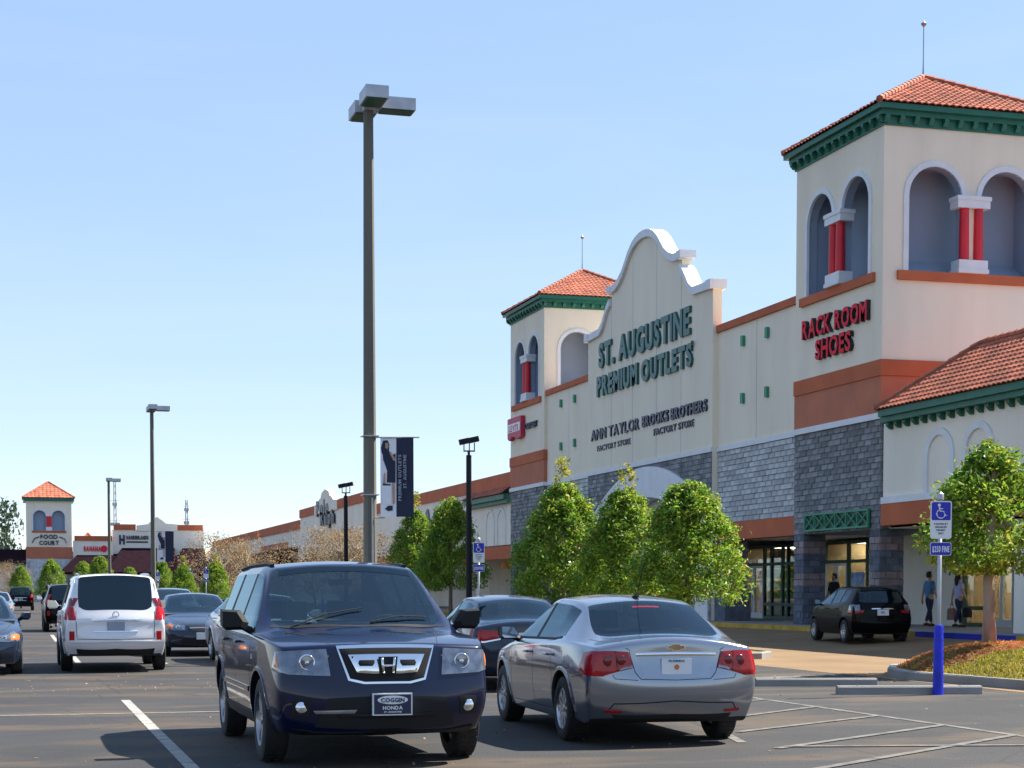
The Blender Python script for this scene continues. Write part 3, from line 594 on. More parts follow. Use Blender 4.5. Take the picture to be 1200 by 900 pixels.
# masonry piers of the façade with plinth
for ua,ub,m in((59.05,59.85,1),(74.6,75.4,1),(80.6,81.3,0)):
    mb=MB(); mb.box(PF+.03,PF+.85,ua+.03,ub-.03,.37,3.359); P_=mb.build('pier','mortar',B); bd=lambda z:'block_grey' if z<1.2 else 'block_pink'
    stones(P_,(PF+.03,ub,.37),'L',ub-ua,2.98,.4,.213,None,each=False,bands=bd,seed=5); stones(P_,(PF,ua+.03,.37),'N',.85,2.98,.42,.213,None,each=False,bands=bd,seed=6)
    mb=MB(); mb.box(PF-.1,PF+.95,ua-.1,ub+.1,.365,1.45); mb.box(PF-.06,PF+.91,ua-.06,ub+.06,1.451,1.55); mb.build('pier_plinth','block_grey',P_)
def storefront(parent,p,u0,u1,z1,cols,doors,frame='frame_green',door_frame='frame_white',transom=2.55):
    """glazed shop front in the plane X=p, facing the car park; cols = mullion positions, doors = (ua,ub) pairs"""
    S_=None; mb=MB(); z0=.37
    for u in cols: mb.box(p-.10,p+.02,u-.06,u+.06,z0,z1)
    edges=sorted(cols)
    for a,b in zip(edges,edges[1:]):
        isd=any(abs(a-d[0])<.1 and abs(b-d[1])<.1 for d in doors)
        for z in ((transom,z1-.06) if isd else (z0+.06,.95,transom,z1-.06)): mb.box(p-.095,p+.015,a+.061,b-.061,z-.06,z+.06)
    S_=mb.build('storefront_frame',frame,parent)
    for a,b in zip(edges,edges[1:]):
        d=[d for d in doors if abs(a-d[0])<.1 and abs(b-d[1])<.1]
        for za,zb in((z0+.12,transom-.06),(transom+.06,z1-.12)):
            if d and za<1: continue
            mb=MB(); mb.box(p-.045,p-.035,a+.062,b-.062,za,zb); mb.build('window_pane','glass_shop',S_)
        if d:
            m_=(a+b)/2
            for x0,x1 in((a+.065,m_-.004),(m_+.004,b-.065)):
                mb=MB(); zt=transom-.065; mb.box(p-.09,p-.03,x0,x0+.08,z0+.01,zt); mb.box(p-.09,p-.03,x1-.08,x1,z0+.01,zt); mb.box(p-.09,p-.03,x0+.081,x1-.081,zt-.09,zt); mb.box(p-.09,p-.03,x0+.081,x1-.081,z0+.01,z0+.24); mb.tube([(p-.13,m_+(.12 if x0>m_ else -.12),1.1),(p-.13,m_+(.12 if x0>m_ else -.12),1.7)],.018,6)
                mb.box(p-.065,p-.055,x0+.081,x1-.081,z0+.241,zt-.091) if 0 else None
                D=mb.build('door',door_frame,S_); mb=MB(); mb.box(p-.065,p-.055,x0+.081,x1-.081,z0+.241,zt-.091); 
                gp=mb.build('door_glass','glass_shop',S_)
    # the room behind
    mb=MB(); q=[(p+.05,u0,z0),(p+4,u0,z0),(p+4,u1,z0),(p+.05,u1,z0)]; h=z1
    mb.quad((p+4,u0,z0),(p+4,u1,z0),(p+4,u1,h),(p+4,u0,h)); mb.quad(*[(a,b,z0+.01) for a,b,_ in q]); mb.quad(*[(a,b,h) for a,b,_ in q]); mb.quad((p+.05,u0,z0),(p+4,u0,z0),(p+4,u0,h),(p+.05,u0,h)); mb.quad((p+.05,u1,z0),(p+4,u1,z0),(p+4,u1,h),(p+.05,u1,h)); mb.build('shop_room','display_wall',S_,recalc=False)
    k=0
    while u0+1+k*1.9<u1-.5:
        mb=MB(); mb.box(p+1.2,p+2.4,u0+.8+k*1.9,u0+1.5+k*1.9,z1-.05,z1-.02); mb.build('added_ceiling_lamp','added_shop_lamp',S_); k+=1  # added in every glazed shop to light goods; only tower entrance has a known lamp
    return S_
PS_=29.2
def recess(u0,u1): pass
storefront(B,28.9,60.3,67.0,3.3,[60.4,61.4,61.9,62.9,63.6,65.5,66.3,66.9],[(63.6,65.5)])
storefront(B,28.9,54.8,58.4,3.3,[54.9,56.35,58.2],[(56.35,58.2)])
boxes('arcade_return','stucco_pale',AR,(28.75,29.39,67.15,69.5,.37,3.38),(28.85,29.39,48.6,54.78,.37,3.382),(28.85,29.39,58.42,60.2,.37,3.382))
mb=MB(); mb.box(28.72,28.84,67.02,67.14,.37,3.3); mb.build('pilaster','terracotta_panel',AR)
mb=MB(); mb.box(28.82,28.84,55.1,56.1,1.25,2.15); mb.build('poster','poster_blue',B)
mb=MB(); mb.lathe([(.0,.10),(.42,.10),(.46,-.05),(.46,-.35),(.42,-.36),(0,-.36)],20,(PF+.05,59.3,3.25)); mb.build('awning_drum','black',B)
# made-up goods, warm coloured for the golden reflections in the shop glass
def display(c,rows,label):
    t=thing('made_up_display',c,label,'shop display','made-up goods behind the shop glass'); rg=random.Random(int(c[1]*10))
    mb=MB(); mb.box(-.25,.25,-.4,.4,0,.35); mb.build('plinth','cabin_tan',t,local=True)
    for i in range(rows):
        z=.36+i*.42; mb=MB(); mb.box(-.22+rg.uniform(0,.1),.2,-.36,.36,z,z+.05+rg.uniform(.18,.34)); mb.build('goods','display_orange' if i<1 else 'display_gold',t,local=True)
display((29.6,61.0,.38),6,'made-up stack of orange and gold goods just left of the striped pier'); display((29.6,62.35,.38),6,'made-up stack of orange and gold goods behind the second pane'); display((30.0,64.05,.38),6,'made-up stack of gold goods behind the right leaf of the white framed double door'); display((30.0,65.05,.38),6,'made-up stack of gold goods behind the left leaf of the white framed double door'); display((29.7,63.2,.38),4,'lower made-up stack of goods behind the narrow pane beside the double door')
# ------------- right wing
WG=thing('wing_building',(25.15,38,.37),'low cream wing with tiled roof and blind arches at the right edge','building')
mb=MB(); mb.box(25.15,40,16,46.93,4.3,6.5); mb.box(25.4,40,16,46.93,3.37,4.3); WW=mb.build('wing_wall','stucco_pale',WG)
mb=MB(); mb.box(28.0,39.9,16.1,46.9,6.503,6.6); mb.build('added_roof_cover','mortar',WG)  # dark unseen cover added to cut light bouncing onto the tower
mb=MB(); mb.box(25.07,25.39,16,46.9,3.45,4.10); mb.build('fascia','terracotta_band',WG)
mb=MB(); mb.box(25.05,25.2,16,46.9,4.103,4.3); mb.build('belt_course','white_trim',WG)
for c in(43.62,41.55,36.6,34.5):
    arch_trim(WW,(25.15,c+5,0),(0,-1,0),(-1,0,0),5,.62,4.3,5.28,.2,.06)
mb=MB(); mb.box(24.72,25.1,16,46.5,6.66,6.86); mb.box(24.84,25.14,16,46.6,6.5,6.659); mb.build('cornice','trim_green',WG)
u=46.4
while u>18: bracket(WG,(25.148,u,6.3),'L',.195,.18); u-=.5
hip_roof(WG,24.66,29.1,12,46.55,6.87,None,((26.88,14,8.6),(26.88,44.3,8.6)))
boxes('pier','stucco_pale',WG,(25.3,26.0,39.4,40.0,.37,3.37),(25.3,26.0,33,33.7,.37,3.37))
mb=MB(); mb.box(25.42,29.39,16,39.0,3.38,3.5); mb.box(29.4,40,16,39.0,.36,3.38); mb.build('arcade_wall','stucco_pale',WG)
storefront(WG,28.95,39.2,48.58,3.3,[39.3,40.6,41.4,43.0,44.2,45.6,47.0,48.5],[(45.6,47.0)],frame='frame_green')
# ------------- signs on the buildings
def sign(name,label,loc,cat='sign'): return thing(name,loc,label,cat)
def wall_text(s,text,uL,uR,z0,z1,p,mats,depth=.14,bold=.025,joined=False,name='letter'): letters(text,(p,uL,z0),*LEFT,uL-uR,z1-z0,depth,mats,s,bold,name,joined)
s=sign('building_sign','large dark green raised letters on the curved gable wall',(25.0,67.2,10.2))
wall_text(s,'ST. AUGUSTINE',72.75,62.0,11.38,12.42,25.02,['letter_green','letter_green'],.11,.04); wall_text(s,'PREMIUM OUTLETS',73.0,61.8,10.14,10.98,25.02,['letter_green','letter_green'],.11,.045)
mb=MB(); mb.lathe([(.06,0),(.09,0),(.09,-.06),(.06,-.06)],12,(24.95,61.72,10.95),axis='x',closed=True); mb.build('registered_mark','letter_green',s)
s=sign('store_sign','dark navy raised shop name at the lower left of the gable wall',(25.0,71,7.7))
wall_text(s,'ANN TAYLOR',73.9,67.7,8.22,8.71,25.02,['letter_navy','letter_navy'],.07,.015); wall_text(s,'FACTORY STORE',73.1,68.8,7.70,7.95,25.02,['letter_navy','letter_navy'],.04,.015)
s=sign('store_sign','heavy navy raised shop name at the lower right of the gable wall',(25.0,64,7.7))
wall_text(s,'BROOKS BROTHERS',67.3,60.35,8.26,8.70,25.02,['letter_navy','letter_navy'],.08,.03); wall_text(s,'FACTORY STORE',66.0,61.7,7.80,8.07,25.02,['letter_navy','letter_navy'],.05,.02)
s=sign('store_sign','bright red raised letters on the nearer tower above the orange band',(25.08,50,9))
wall_text(s,'RACK ROOM',52.25,47.75,9.76,10.36,25.1,['letter_red','letter_side'],.14,.03); wall_text(s,'SHOES',51.25,48.8,8.98,9.60,25.1,['letter_red','letter_side'],.14,.03)
s=sign('store_sign','red and white box sign with small dark letters on the farther tower',(25.08,85,9.5))
mb=MB(); mb.prism([(0,0),(.3,-.12),(.75,.05),(1.2,.05),(1.65,-.12),(2.45,-.02),(2.45,1.02),(0,1.02)],(25.06,87.2,9.42),*LEFT,.22); mb.build('sign_box','sign_red',s)
mb=MB(); mb.prism([(.1,.28),(2.3,.28),(2.3,.72),(.1,.72)],(24.838,87.2,9.42),*LEFT,.006); mb.build('sign_panel','sign_white',s)
wall_text(s,"LEVI'S",86.9,85.2,9.75,10.07,24.83,['sign_red','sign_red'],.004,.03,True,'lettering'); wall_text(s,'OUTLET',84.5,82.5,9.70,9.99,25.07,['letter_navy','letter_navy'],.1,.03,True,'lettering')
# ------------- lower shops farther along
LB=thing('shop_row_building',(25.2,90,.3),'low cream shop row with orange parapet beyond the farther tower','building')
mb=MB(); mb.box(PF,40,87.7,128.0,3.95,7.05); W1=mb.build('shop_wall','stucco_pale',LB); boxes('arcade_wall','stucco_pale',LB,(29.4,40,97.06,128,.3,3.95),(25.4,29.4,87.7,128,3.5,3.9))
mb=MB(); mb.box(PF-.08,PF+.4,87.7,128,7.05,7.78); mb.build('parapet_cap','terracotta_band',LB); mb=MB(); mb.box(PF-.08,PF+.35,87.7,128,3.2,3.9); mb.build('fascia','terracotta_band',LB)
for c in(92.1,89.8): arch_trim(W1,(PF,c+5,0),(0,-1,0),(-1,0,0),5,.75,3.95,5.1,.16,.05)
mb=MB(); mb.box(PF-.5,PF-.01,87.7,96.2,6.35,6.62); mb.box(PF-.3,PF-.012,87.7,96.2,6.15,6.348); mb.build('cornice','trim_green',LB)
mb=MB(); e=[(PF-.58,96.3,6.63),(PF-.58,87.7,6.63),(PF+.9,87.7,7.7),(PF+.9,93.4,7.7)]; tiles(mb,e[0],e[1],e[3],e[2]); mb.quad(*e); mb.quad(e[0],e[3],(PF+.9,96.3,6.63)); o=mb.build('tile_roof','roof_tile',LB,recalc=False); o['kind']='stuff'
boxes('pier','stucco_pale',LB,(25.3,25.9,94.8,95.4,.3,3.19),(25.3,25.9,101,101.6,.3,3.19))
storefront(LB,29.0,87.9,97,3.2,[88,90,91.5,93.2,95,96.9],[(91.5,93.2)])
for u in(104.9,107.2): 
    mb=MB(); mb.lathe([(.0,-.04),(.55,-.04),(.6,0)],18,(PF-.02,u,6.1),axis='x'); mb.build('round_plaque','letter_navy',W1)
mb=MB(); mb.lathe([(0,.2),(.25,.2),(.28,-.2),(0,-.2)],10,(26.2,92.3,2.9)); mb.build('lantern','display_orange',LB)
PB=thing('gabled_shop_building',(25.2,145,.2),'pale shop with a small curved gable and navy lettering behind the light pole','building')
mb=MB(); mb.box(PF-.05,40,128,158.2,.2,8.15); mb.build('shop_wall','stucco_pale',PB)
boxes('parapet_cap','terracotta_band',PB,(PF-.15,PF+.4,128,138.6,8.15,8.9),(PF-.15,PF+.4,149.6,158.2,8.15,8.9))
mb=MB(); mb.prism([(0,8.1),(0,8.9),(1.2,8.95),(2.0,9.05),(2.4,9.3),(3.2,9.35),(3.8,9.8),(5.5,10.05),(7.2,9.8),(7.8,9.35),(8.6,9.3),(9,9.05),(9.8,8.95),(11,8.9),(11,8.1)],(PF-.2,149.6,0),(0,-1,0),(0,0,1),(1,0,0),.5); mb.build('gable','stucco_pale',PB)
mb=MB(); mb.box(24.6,PF-.06,128,158,4.0,4.3); mb.build('canopy','roof_dark',PB)
s=sign('store_sign','navy two line shop lettering below the small far gable',(25,145,7.4)); wall_text(s,'Polo',148.4,142.4,7.95,9.2,25.12,['letter_navy','letter_navy'],.12,.05); wall_text(s,'Ralph',146.4,139.8,7.1,8.2,25.12,['letter_navy','letter_navy'],.12,.05)
QB=thing('long_shop_building',(25.2,200,.1),'long low far shop row with stepped orange parapet above the tan trees','building')
mb=MB(); mb.box(PF,40,158.3,242,.1,7.2); mb.build('shop_wall','stucco_pale',QB)
for a,b in((158.4,186),(187.2,212),(213.2,232)): 
    mb=MB(); mb.box(PF-.15,PF+.4,a,b,7.2,8.0); mb.build('parapet_cap','terracotta_band',QB)
boxes('sign_band','terracotta_panel',QB,(PF-.12,PF,166,185,5.2,6.2),(PF-.12,PF,196,211,5.2,6.2))
for a,b in((160,198),(200,240)):
    mb=MB(); mb.quad((20,a,3.4),(20,b,3.4),(PF,b,5.6),(PF,a,5.6)); mb.quad((20,a,3.4),(PF,a,5.6),(PF,a,3.4)); mb.quad((20,a,3.2),(20,b,3.2),(20,b,3.4),(20,a,3.4)); mb.build('canopy_roof','roof_dark',QB,recalc=False)
# ------------- the block across the far end
FB=thing('far_tower_building',(4.2,236,0),'far cream tower building with red pyramid roof at the left','building')
y=236; mb=MB(); p0,p1=1.28,7.08; ar=[(2.9-1.2,.82,9.4,11.25),(2.9+1.2,.82,9.4,11.25)]
arch_wall(mb,(p0,y,0),(1,0,0),(0,-1,0),p1-p0,0,13.3,ar,.5); mb.quad((p0,y,0),(p0,y+6,0),(p0,y+6,13.3),(p0,y,13.3)); mb.quad((p1,y,0),(p1,y+6,0),(p1,y+6,13.3),(p1,y,13.3)); FT=mb.build('tower',['stucco','niche_grey'],FB,recalc=False)
mb=MB(); mb.box(p0+.3,p1-.3,y+.5,y+.8,9,12.5); mb.build('niche','niche_grey',FT)
for k in(-1,1): arch_trim(FT,(p0,y,0),(1,0,0),(0,-1,0),2.9+k*1.2,.82,9.4,11.25,.22,.06)
mb=MB(); mb.box(p0+2.9-.36,p0+2.9+.36,y-.1,y+.3,9.9,11.3); mb.build('column','column_red',FT); mb=MB(); mb.box(p0+2.9-.4,p0+2.9+.4,y-.12,y+.3,9.4,9.899); mb.build('column_base','white_trim',FT)
mb=MB(); mb.box(p0+.7,p1-.7,y-.1,y+.1,9.13,9.39); mb.build('sill','terracotta_band',FT); mb=MB(); mb.box(p0-.08,p1+.08,y-.08,y+.1,5.7,7.25); mb.build('band','terracotta_panel',FT); mb=MB(); mb.box(p0-.05,p1+.05,y-.06,y+.1,0,5.66); mb.build('stone_base','stone_mid',FT)
mb=MB(); mb.box(p0-.35,p1+.35,y-.35,y+6.3,13.3,13.75); mb.build('cornice','trim_green',FT); hip_roof(FT,p0-.45,p1+.45,y-.45,y+6.4,13.76,(4.18,y+3,16.0),w=.5,row=.5)
boxes('shop_wall','stucco_pale',FB,(-30,p0-.06,y+.6,y+14,0,5.3),(p1+.06,12.2,y+.6,y+14,0,6.3))
mb=MB(); mb.quad((-30,y-1,5.25),(p0-.06,y-1,5.25),(p0-.06,y+4,7.0),(-30,y+4,7.0)); mb.quad((-30,y-1,5.0),(p0-.06,y-1,5.0),(p0-.06,y-1,5.25),(-30,y-1,5.25)); mb.build('canopy_roof','roof_dark',FB,recalc=False)
mb=MB(); mb.box(-30,p0-.1,y-1.05,y-.99,4.75,5.0); mb.build('cornice','trim_green',FB)
hip_roof(FB,p1+.1,11.4,y-.2,y+4,6.4,(9.2,y+2,9.2),w=.5,row=.5)
mb=MB(); mb.box(-2.9,-2.4,y+1.4,y+1.9,6.4,8.6); mb.build('chimney','terracotta_band',FB)
HB=thing('far_shop_building',(17,236,0),'far pale shop block with curved gable and orange caps across the end','building')
boxes('shop_wall','stucco_pale',HB,(7.2,12.4,y-.4,y-.1,5.6,8.1),(12.4,24.4,y,y+12,5.5,9.6),(7.2,24.4,y+.3,y+12,0,5.5))
boxes('parapet_cap','terracotta_band',HB,(7.4,12.3,y-.5,y,8.1,8.75),(12.5,15.4,y-.12,y+.3,9.6,10.35),(20.9,24.3,y-.12,y+.3,9.6,10.35))
mb=MB(); mb.prism([(15.5,9.5),(15.5,10.2),(17,10.4),(17.5,10.9),(18.2,11.4),(18.9,10.9),(19.4,10.5),(20.9,10.4),(20.9,9.5)],(0,y-.15,0),(1,0,0),(0,0,1),(0,1,0),.4); mb.build('gable','stucco_pale',HB)
for a,b,z0_,z1_ in((6.9,13.2,3.9,6.4),(12.6,20.5,3.9,7.2),(20.6,24.5,3.9,7.2)):
    mb=MB(); mb.quad((a-1.5,y-5,z0_),(b,y-5,z0_),(b,y-.02,z1_),(a+1,y-.02,z1_)); mb.quad((a-1.5,y-5,z0_-.3),(b,y-5,z0_-.3),(b,y-5,z0_),(a-1.5,y-5,z0_)); mb.quad((a-1.5,y-5,z0_),(a+1,y-.02,z1_),(a-1.5,y-.02,z0_)); mb.build('canopy_roof','roof_dark',HB,recalc=False)
mb=MB(); mb.box(7.4,24,y-4.9,y-4.6,3.0,3.55); mb.build('fascia','terracotta_band',HB)
mb=MB(); mb.box(13,17,y-4.8,y-4.5,0,3.0); mb.build('arcade_wall','stucco_pale',HB)
s=sign('store_sign','arched black lettering on the far tower below its red sill',(4.2,y,7.4))
letters('FOOD',(3.05,y-.06,8.35),*NEAR,2.2,.55,.08,['letter_navy']*2,s,.03); letters('COURT',(2.9,y-.06,7.55),*NEAR,2.5,.55,.08,['letter_navy']*2,s,.03)
mb=MB()
for k in(-1,1): mb.tube([(4.2+k*1.3,y-.08,8.6),(4.2+k*1.9,y-.08,8.35),(4.2+k*2.2,y-.08,7.8)],.07,5)
mb.build('scroll','letter_navy',s)
s=sign('store_sign','red lettering on the low far shop front',(9.6,y-.5,6.6)); letters('BANANA',(8.6,y-.42,6.75),*NEAR,2.2,.65,.1,['letter_red']*2,s,.04,joined=True,name='lettering'); mb=MB(); mb.lathe([(0,-.08),(.45,-.08),(.45,0)],14,(11.2,y-.42,7.05),axis='y'); mb.build('emblem','letter_red',s)
s=sign('store_sign','black H emblem and lettering on the far shop wall',(14.5,y,8)); letters('H',(13.2,y-.02,7.75),*NEAR,.75,1.15,.1,['letter_navy']*2,s,.06); letters('HANESBRANDS',(14.15,y-.02,8.35),*NEAR,2.9,.5,.1,['letter_navy']*2,s,.04,joined=True,name='lettering'); mb=MB(); mb.box(14.15,17.0,y-.08,y-.01,7.9,8.1); mb.build('underline','letter_navy',s)
s=sign('store_sign','small navy sign on the far row left of the tan tree',(25.1,215,6.4)); mb=MB(); mb.box(25.1,25.24,214,226,6.2,7.1); mb.build('sign_board','letter_navy',s)
# ================================================================ VEHICLES
# local axes: +y = nose, x = across, z up; y=0 midway between the axles
FRH=[1,.92,.76,.56,.29,0]      # hood columns (fractions of half width)
def deck(y,zs,xs,zc,fr=None,bow=0,p=2):
    fr=fr or FRH; return [(xs*f,y+bow*(1-f**2),zs+(zc-zs)*(1-f**p)) for f in fr]
def cab(yb,yt,zs,xs,zg,xg,zt,xt,zr,xr,cr,bow=0):
    return [(xs,yb,zs),(xg,yb,zg),(xt,yt,zt),(xr,yt-.0,zr),(xr*.5,yt+bow*.75,zr+cr*.8),(0,yt+bow,zr+cr)]
SPECS={}
def cage(sp):
    T=sp['T']; N=len(T); fr=sp.get('frf',FRH); V=[]; key={}; F=[]; tags=[]
    zr=sp['zrow']; rel=sp['rel']
    Fg=[[None]*5 for _ in range(6)]; Rg=[[None]*5 for _ in range(6)]
    for G,rows,Tr,frr in((Fg,sp['front'],T[0],sp.get('frf',FRH)),(Rg,sp['rear'],T[-1],sp.get('frr',FRH))):
        for k in range(6): G[k][4]=Tr[k]
        for j in range(4):
            yc,ye,xe,z,zd=rows[j]      # centre y, corner y, corner x, z, centre z lift
            for k in range(6): f=frr[k]; G[k][j]=(xe*f,ye+(yc-ye)*(1-f**2.6),z+zd*(1-f**2))
    S=[[None]*5 for _ in range(N)]
    for i in range(N):
        for j in range(4):
            if i==0: S[i][j]=Fg[0][j]
            elif i==N-1: S[i][j]=Rg[0][j]
            else:
                xs=sp['xs'][i]; S[i][j]=(xs*rel[j],T[i][0][1],zr[j])
        S[i][4]=T[i][0]
    zb=sp['zrow'][0]
    Bg=[[ (S[i][0][0]*fr[k],S[i][0][1],S[i][0][2]) if 0<i<N-1 else (Fg[k][0] if i==0 else Rg[k][0]) for k in range(6)] for i in range(N)]
    def vid(p,s):
        p=(p[0]*s if abs(p[0])>1e-6 else 0.0,p[1],p[2]); q=tuple(round(c,5) for c in p)
        if q not in key: key[q]=len(V); V.append(p)
        return key[q]
    def add(ps,tag,s):
        ids=[vid(p,s) for p in ps]
        if s<0: ids.reverse()
        u=[]; [u.append(a) for a in ids if a not in u]
        if len(u)>=3: F.append(tuple(u)); tags.append(tag)
    for s in(1,-1):
        for i in range(N-1):
            for k in range(5): add([T[i][k],T[i][k+1],T[i+1][k+1],T[i+1][k]],sp['tag'](i,k),s)
            for j in range(4): add([S[i][j],S[i][j+1],S[i+1][j+1],S[i+1][j]],sp['stag'](i,j),s)
            for k in range(5): add([Bg[i][k+1],Bg[i][k],Bg[i+1][k],Bg[i+1][k+1]],5,s)
        for k in range(5):
            for j in range(4):
                add([Fg[k][j],Fg[k+1][j],Fg[k+1][j+1],Fg[k][j+1]],0,s); add([Rg[k+1][j],Rg[k][j],Rg[k][j+1],Rg[k+1][j+1]],0,s)
    cr={}
    def crease(a,b,c):
        for s in(1,-1):
            A,B_=vid(a,s),vid(b,s); cr[(min(A,B_),max(A,B_))]=c
    c0,c1=sp['cabin']
    for i in range(N-1):
        crease(T[i][0],T[i+1][0],sp.get('shc',.35))
        crease(S[i][0],S[i+1][0],.5)
        if c0-1<=i<c1+1:
            crease(T[i][1],T[i+1][1],.8); crease(T[i][2],T[i+1][2],.8); crease(T[i][3],T[i+1][3],.45)
    for i in range(c0-1,c1+2):
        for k in range(1,2): crease(T[i][k],T[i][k+1],.8)
    for i in(c0-1,c0,c1,c1+1):
        for k in range(3,5): crease(T[i][k],T[i][k+1],.55)
    for k in range(5):
        crease(T[0][k],T[0][k+1],sp.get('hc',.3)); crease(T[-1][k],T[-1][k+1],sp.get('tc',.35)); crease(Fg[k][0],Fg[k+1][0],.5); crease(Rg[k][0],Rg[k+1][0],.5)
    return V,F,tags,cr
def sedan(sp):
    return sp
def tagfun(kind,n):
    # stations: 0..3 hood (3 = cowl), 4 header, 5/6 B pillar, 7 end of rear door glass, 8 roof end, then rear
    def tg(i,k):
        if kind=='sedan':
            if k==1 and i in(3,4,6,7): return 1
            if k==1 and i==5: return 4
            if k>=3 and i==3: return 2
            if k>=3 and i==8: return 3
            if k==0 and 4<=i<=5: return 6
        else:
            if k==1 and i in(3,4,6,8): return 1
            if k==1 and i in(5,7): return 4
            if k>=3 and i==3: return 2
            if k>=3 and i==10: return 3
        return 0
    def st(i,j):
        if j<1: return 0
        if i in(3,4): return 6
        if i in(5,6): return 7
        return 0
    return tg,st
# ---- sedan
def make_sedan(W=.895,H=1.47,zs=.93,cab_in=.0,rearlen=0):
    hr=H-.045
    T=[deck(2.03,.70,.76,.735,bow=.10),deck(1.66,.80,.855,.85,bow=.04),deck(1.2,.875,W*.975,.925),
       deck(.86,.925,W*.985,.99,[1,.985,.955,.90,.46,0],bow=.16),
       cab(.42,.02,.945,W*.985,.975,W*.945,H-.135,.635,hr-.035,.585,.055,.10),
       cab(-.12,-.20,.955,W*.985,.985,W*.945,H-.095,.635,hr-.012,.585,.055,.02),
       cab(-.21,-.29,.955,W*.985,.985,W*.945,H-.095,.635,hr-.010,.585,.055,.0),
       cab(-.93,-.82,.965,W*.985,1.0,W*.94,H-.115,.625,hr-.025,.575,.052,-.03),
       cab(-1.28,-1.12,.985,W*.975,1.045,W*.925,H-.17,.60,hr-.075,.55,.055,-.07),
       deck(-1.72,.985,W*.955,1.075,[1,.97,.91,.83,.44,0],bow=-.16),
       deck(-2.03,.965,W*.90,1.065,[1,.95,.86,.72,.38,0],bow=-.10),deck(-2.22,.955,W*.87,1.055,[1,.93,.80,.62,.33,0],bow=-.08)]
    tg,st=tagfun('sedan',12)
    return dict(T=T,xs=[.76,.855*1.01,W*.995,W,W,W,W,W,W,W*.985,W*.955,W*.89],zrow=[.21,.42,.60,.79],rel=[.93,.99,1.0,1.0],
      front=[(2.20,1.98,.74,.20,0),(2.28,2.05,.79,.36,0),(2.27,2.07,.80,.52,0),(2.20,2.06,.785,.645,.01)],
      rear=[(-2.22,-2.10,.80,.27,0),(-2.33,-2.18,.86,.45,0),(-2.34,-2.21,.87,.62,0),(-2.29,-2.22,.84,.80,.01)],
      tag=tg,stag=st,cabin=(4,8),kind='sedan',axle=1.3425,wr=.322,W=W,track=.775)
# ---- boxy suv
def make_suv(W=.985,H=1.80,zs=1.10,L=1.0,slope=.0):
    hr=H-.05
    T=[deck(2.12,1.02,.875,1.05,bow=.11),deck(1.76,1.085,.945,1.115,bow=.05),deck(1.30,1.10,W*.98,1.145,bow=.02),
       deck(.98,1.11,W*.985,1.185,[1,.985,.955,.91,.47,0],bow=.15),
       cab(.62,.26,1.105,W*.985,1.15,W*.955,H-.165,.735,hr-.045,.675,.045,.08),
       cab(-.02,-.06,1.115,W*.985,1.155,W*.955,H-.13,.745,hr-.015,.68,.05,.02),
       cab(-.12,-.16,1.115,W*.985,1.155,W*.955,H-.13,.745,hr-.012,.68,.05,.0),
       cab(-.97,-.98,1.125,W*.985,1.165,W*.955,H-.13,.745,hr-.012,.68,.05,.0),
       cab(-1.12,-1.12,1.13,W*.985,1.17,W*.953,H-.13,.743,hr-.015,.68,.05,.0),
       cab(-1.86,-1.84-slope,1.14,W*.975,1.18,W*.935,H-.14,.735,hr-.025,.67,.048,.0),
       cab(-2.24,-2.14-slope,1.14,W*.94,1.18,W*.90,H-.15,.71,hr-.04,.65,.045,-.05),
       deck(-2.38,1.10,W*.90,1.14,[1,.965,.92,.83,.45,0],bow=-.10),deck(-2.44,.95,W*.89,.98,[1,.965,.92,.83,.45,0],bow=-.10)]
    tg,st=tagfun('suv',13)
    return dict(T=T,xs=[.875,.955,W*.99,W,W,W,W,W,W,W*.99,W*.955,W*.93,W*.92],zrow=[.30,.50,.70,.90],rel=[.94,.99,1.0,1.0],
      front=[(2.25,2.06,.85,.30,0),(2.33,2.16,.915,.48,0),(2.32,2.18,.925,.66,0),(2.26,2.16,.90,.86,.01)],
      rear=[(-2.42,-2.24,.83,.34,0),(-2.55,-2.36,.90,.50,0),(-2.56,-2.38,.91,.66,0),(-2.52,-2.41,.895,.80,.01)],
      tag=tg,stag=st,cabin=(4,10),kind='suv',axle=1.3875,wr=.368,W=W,track=.85,shc=.65,hc=.6)
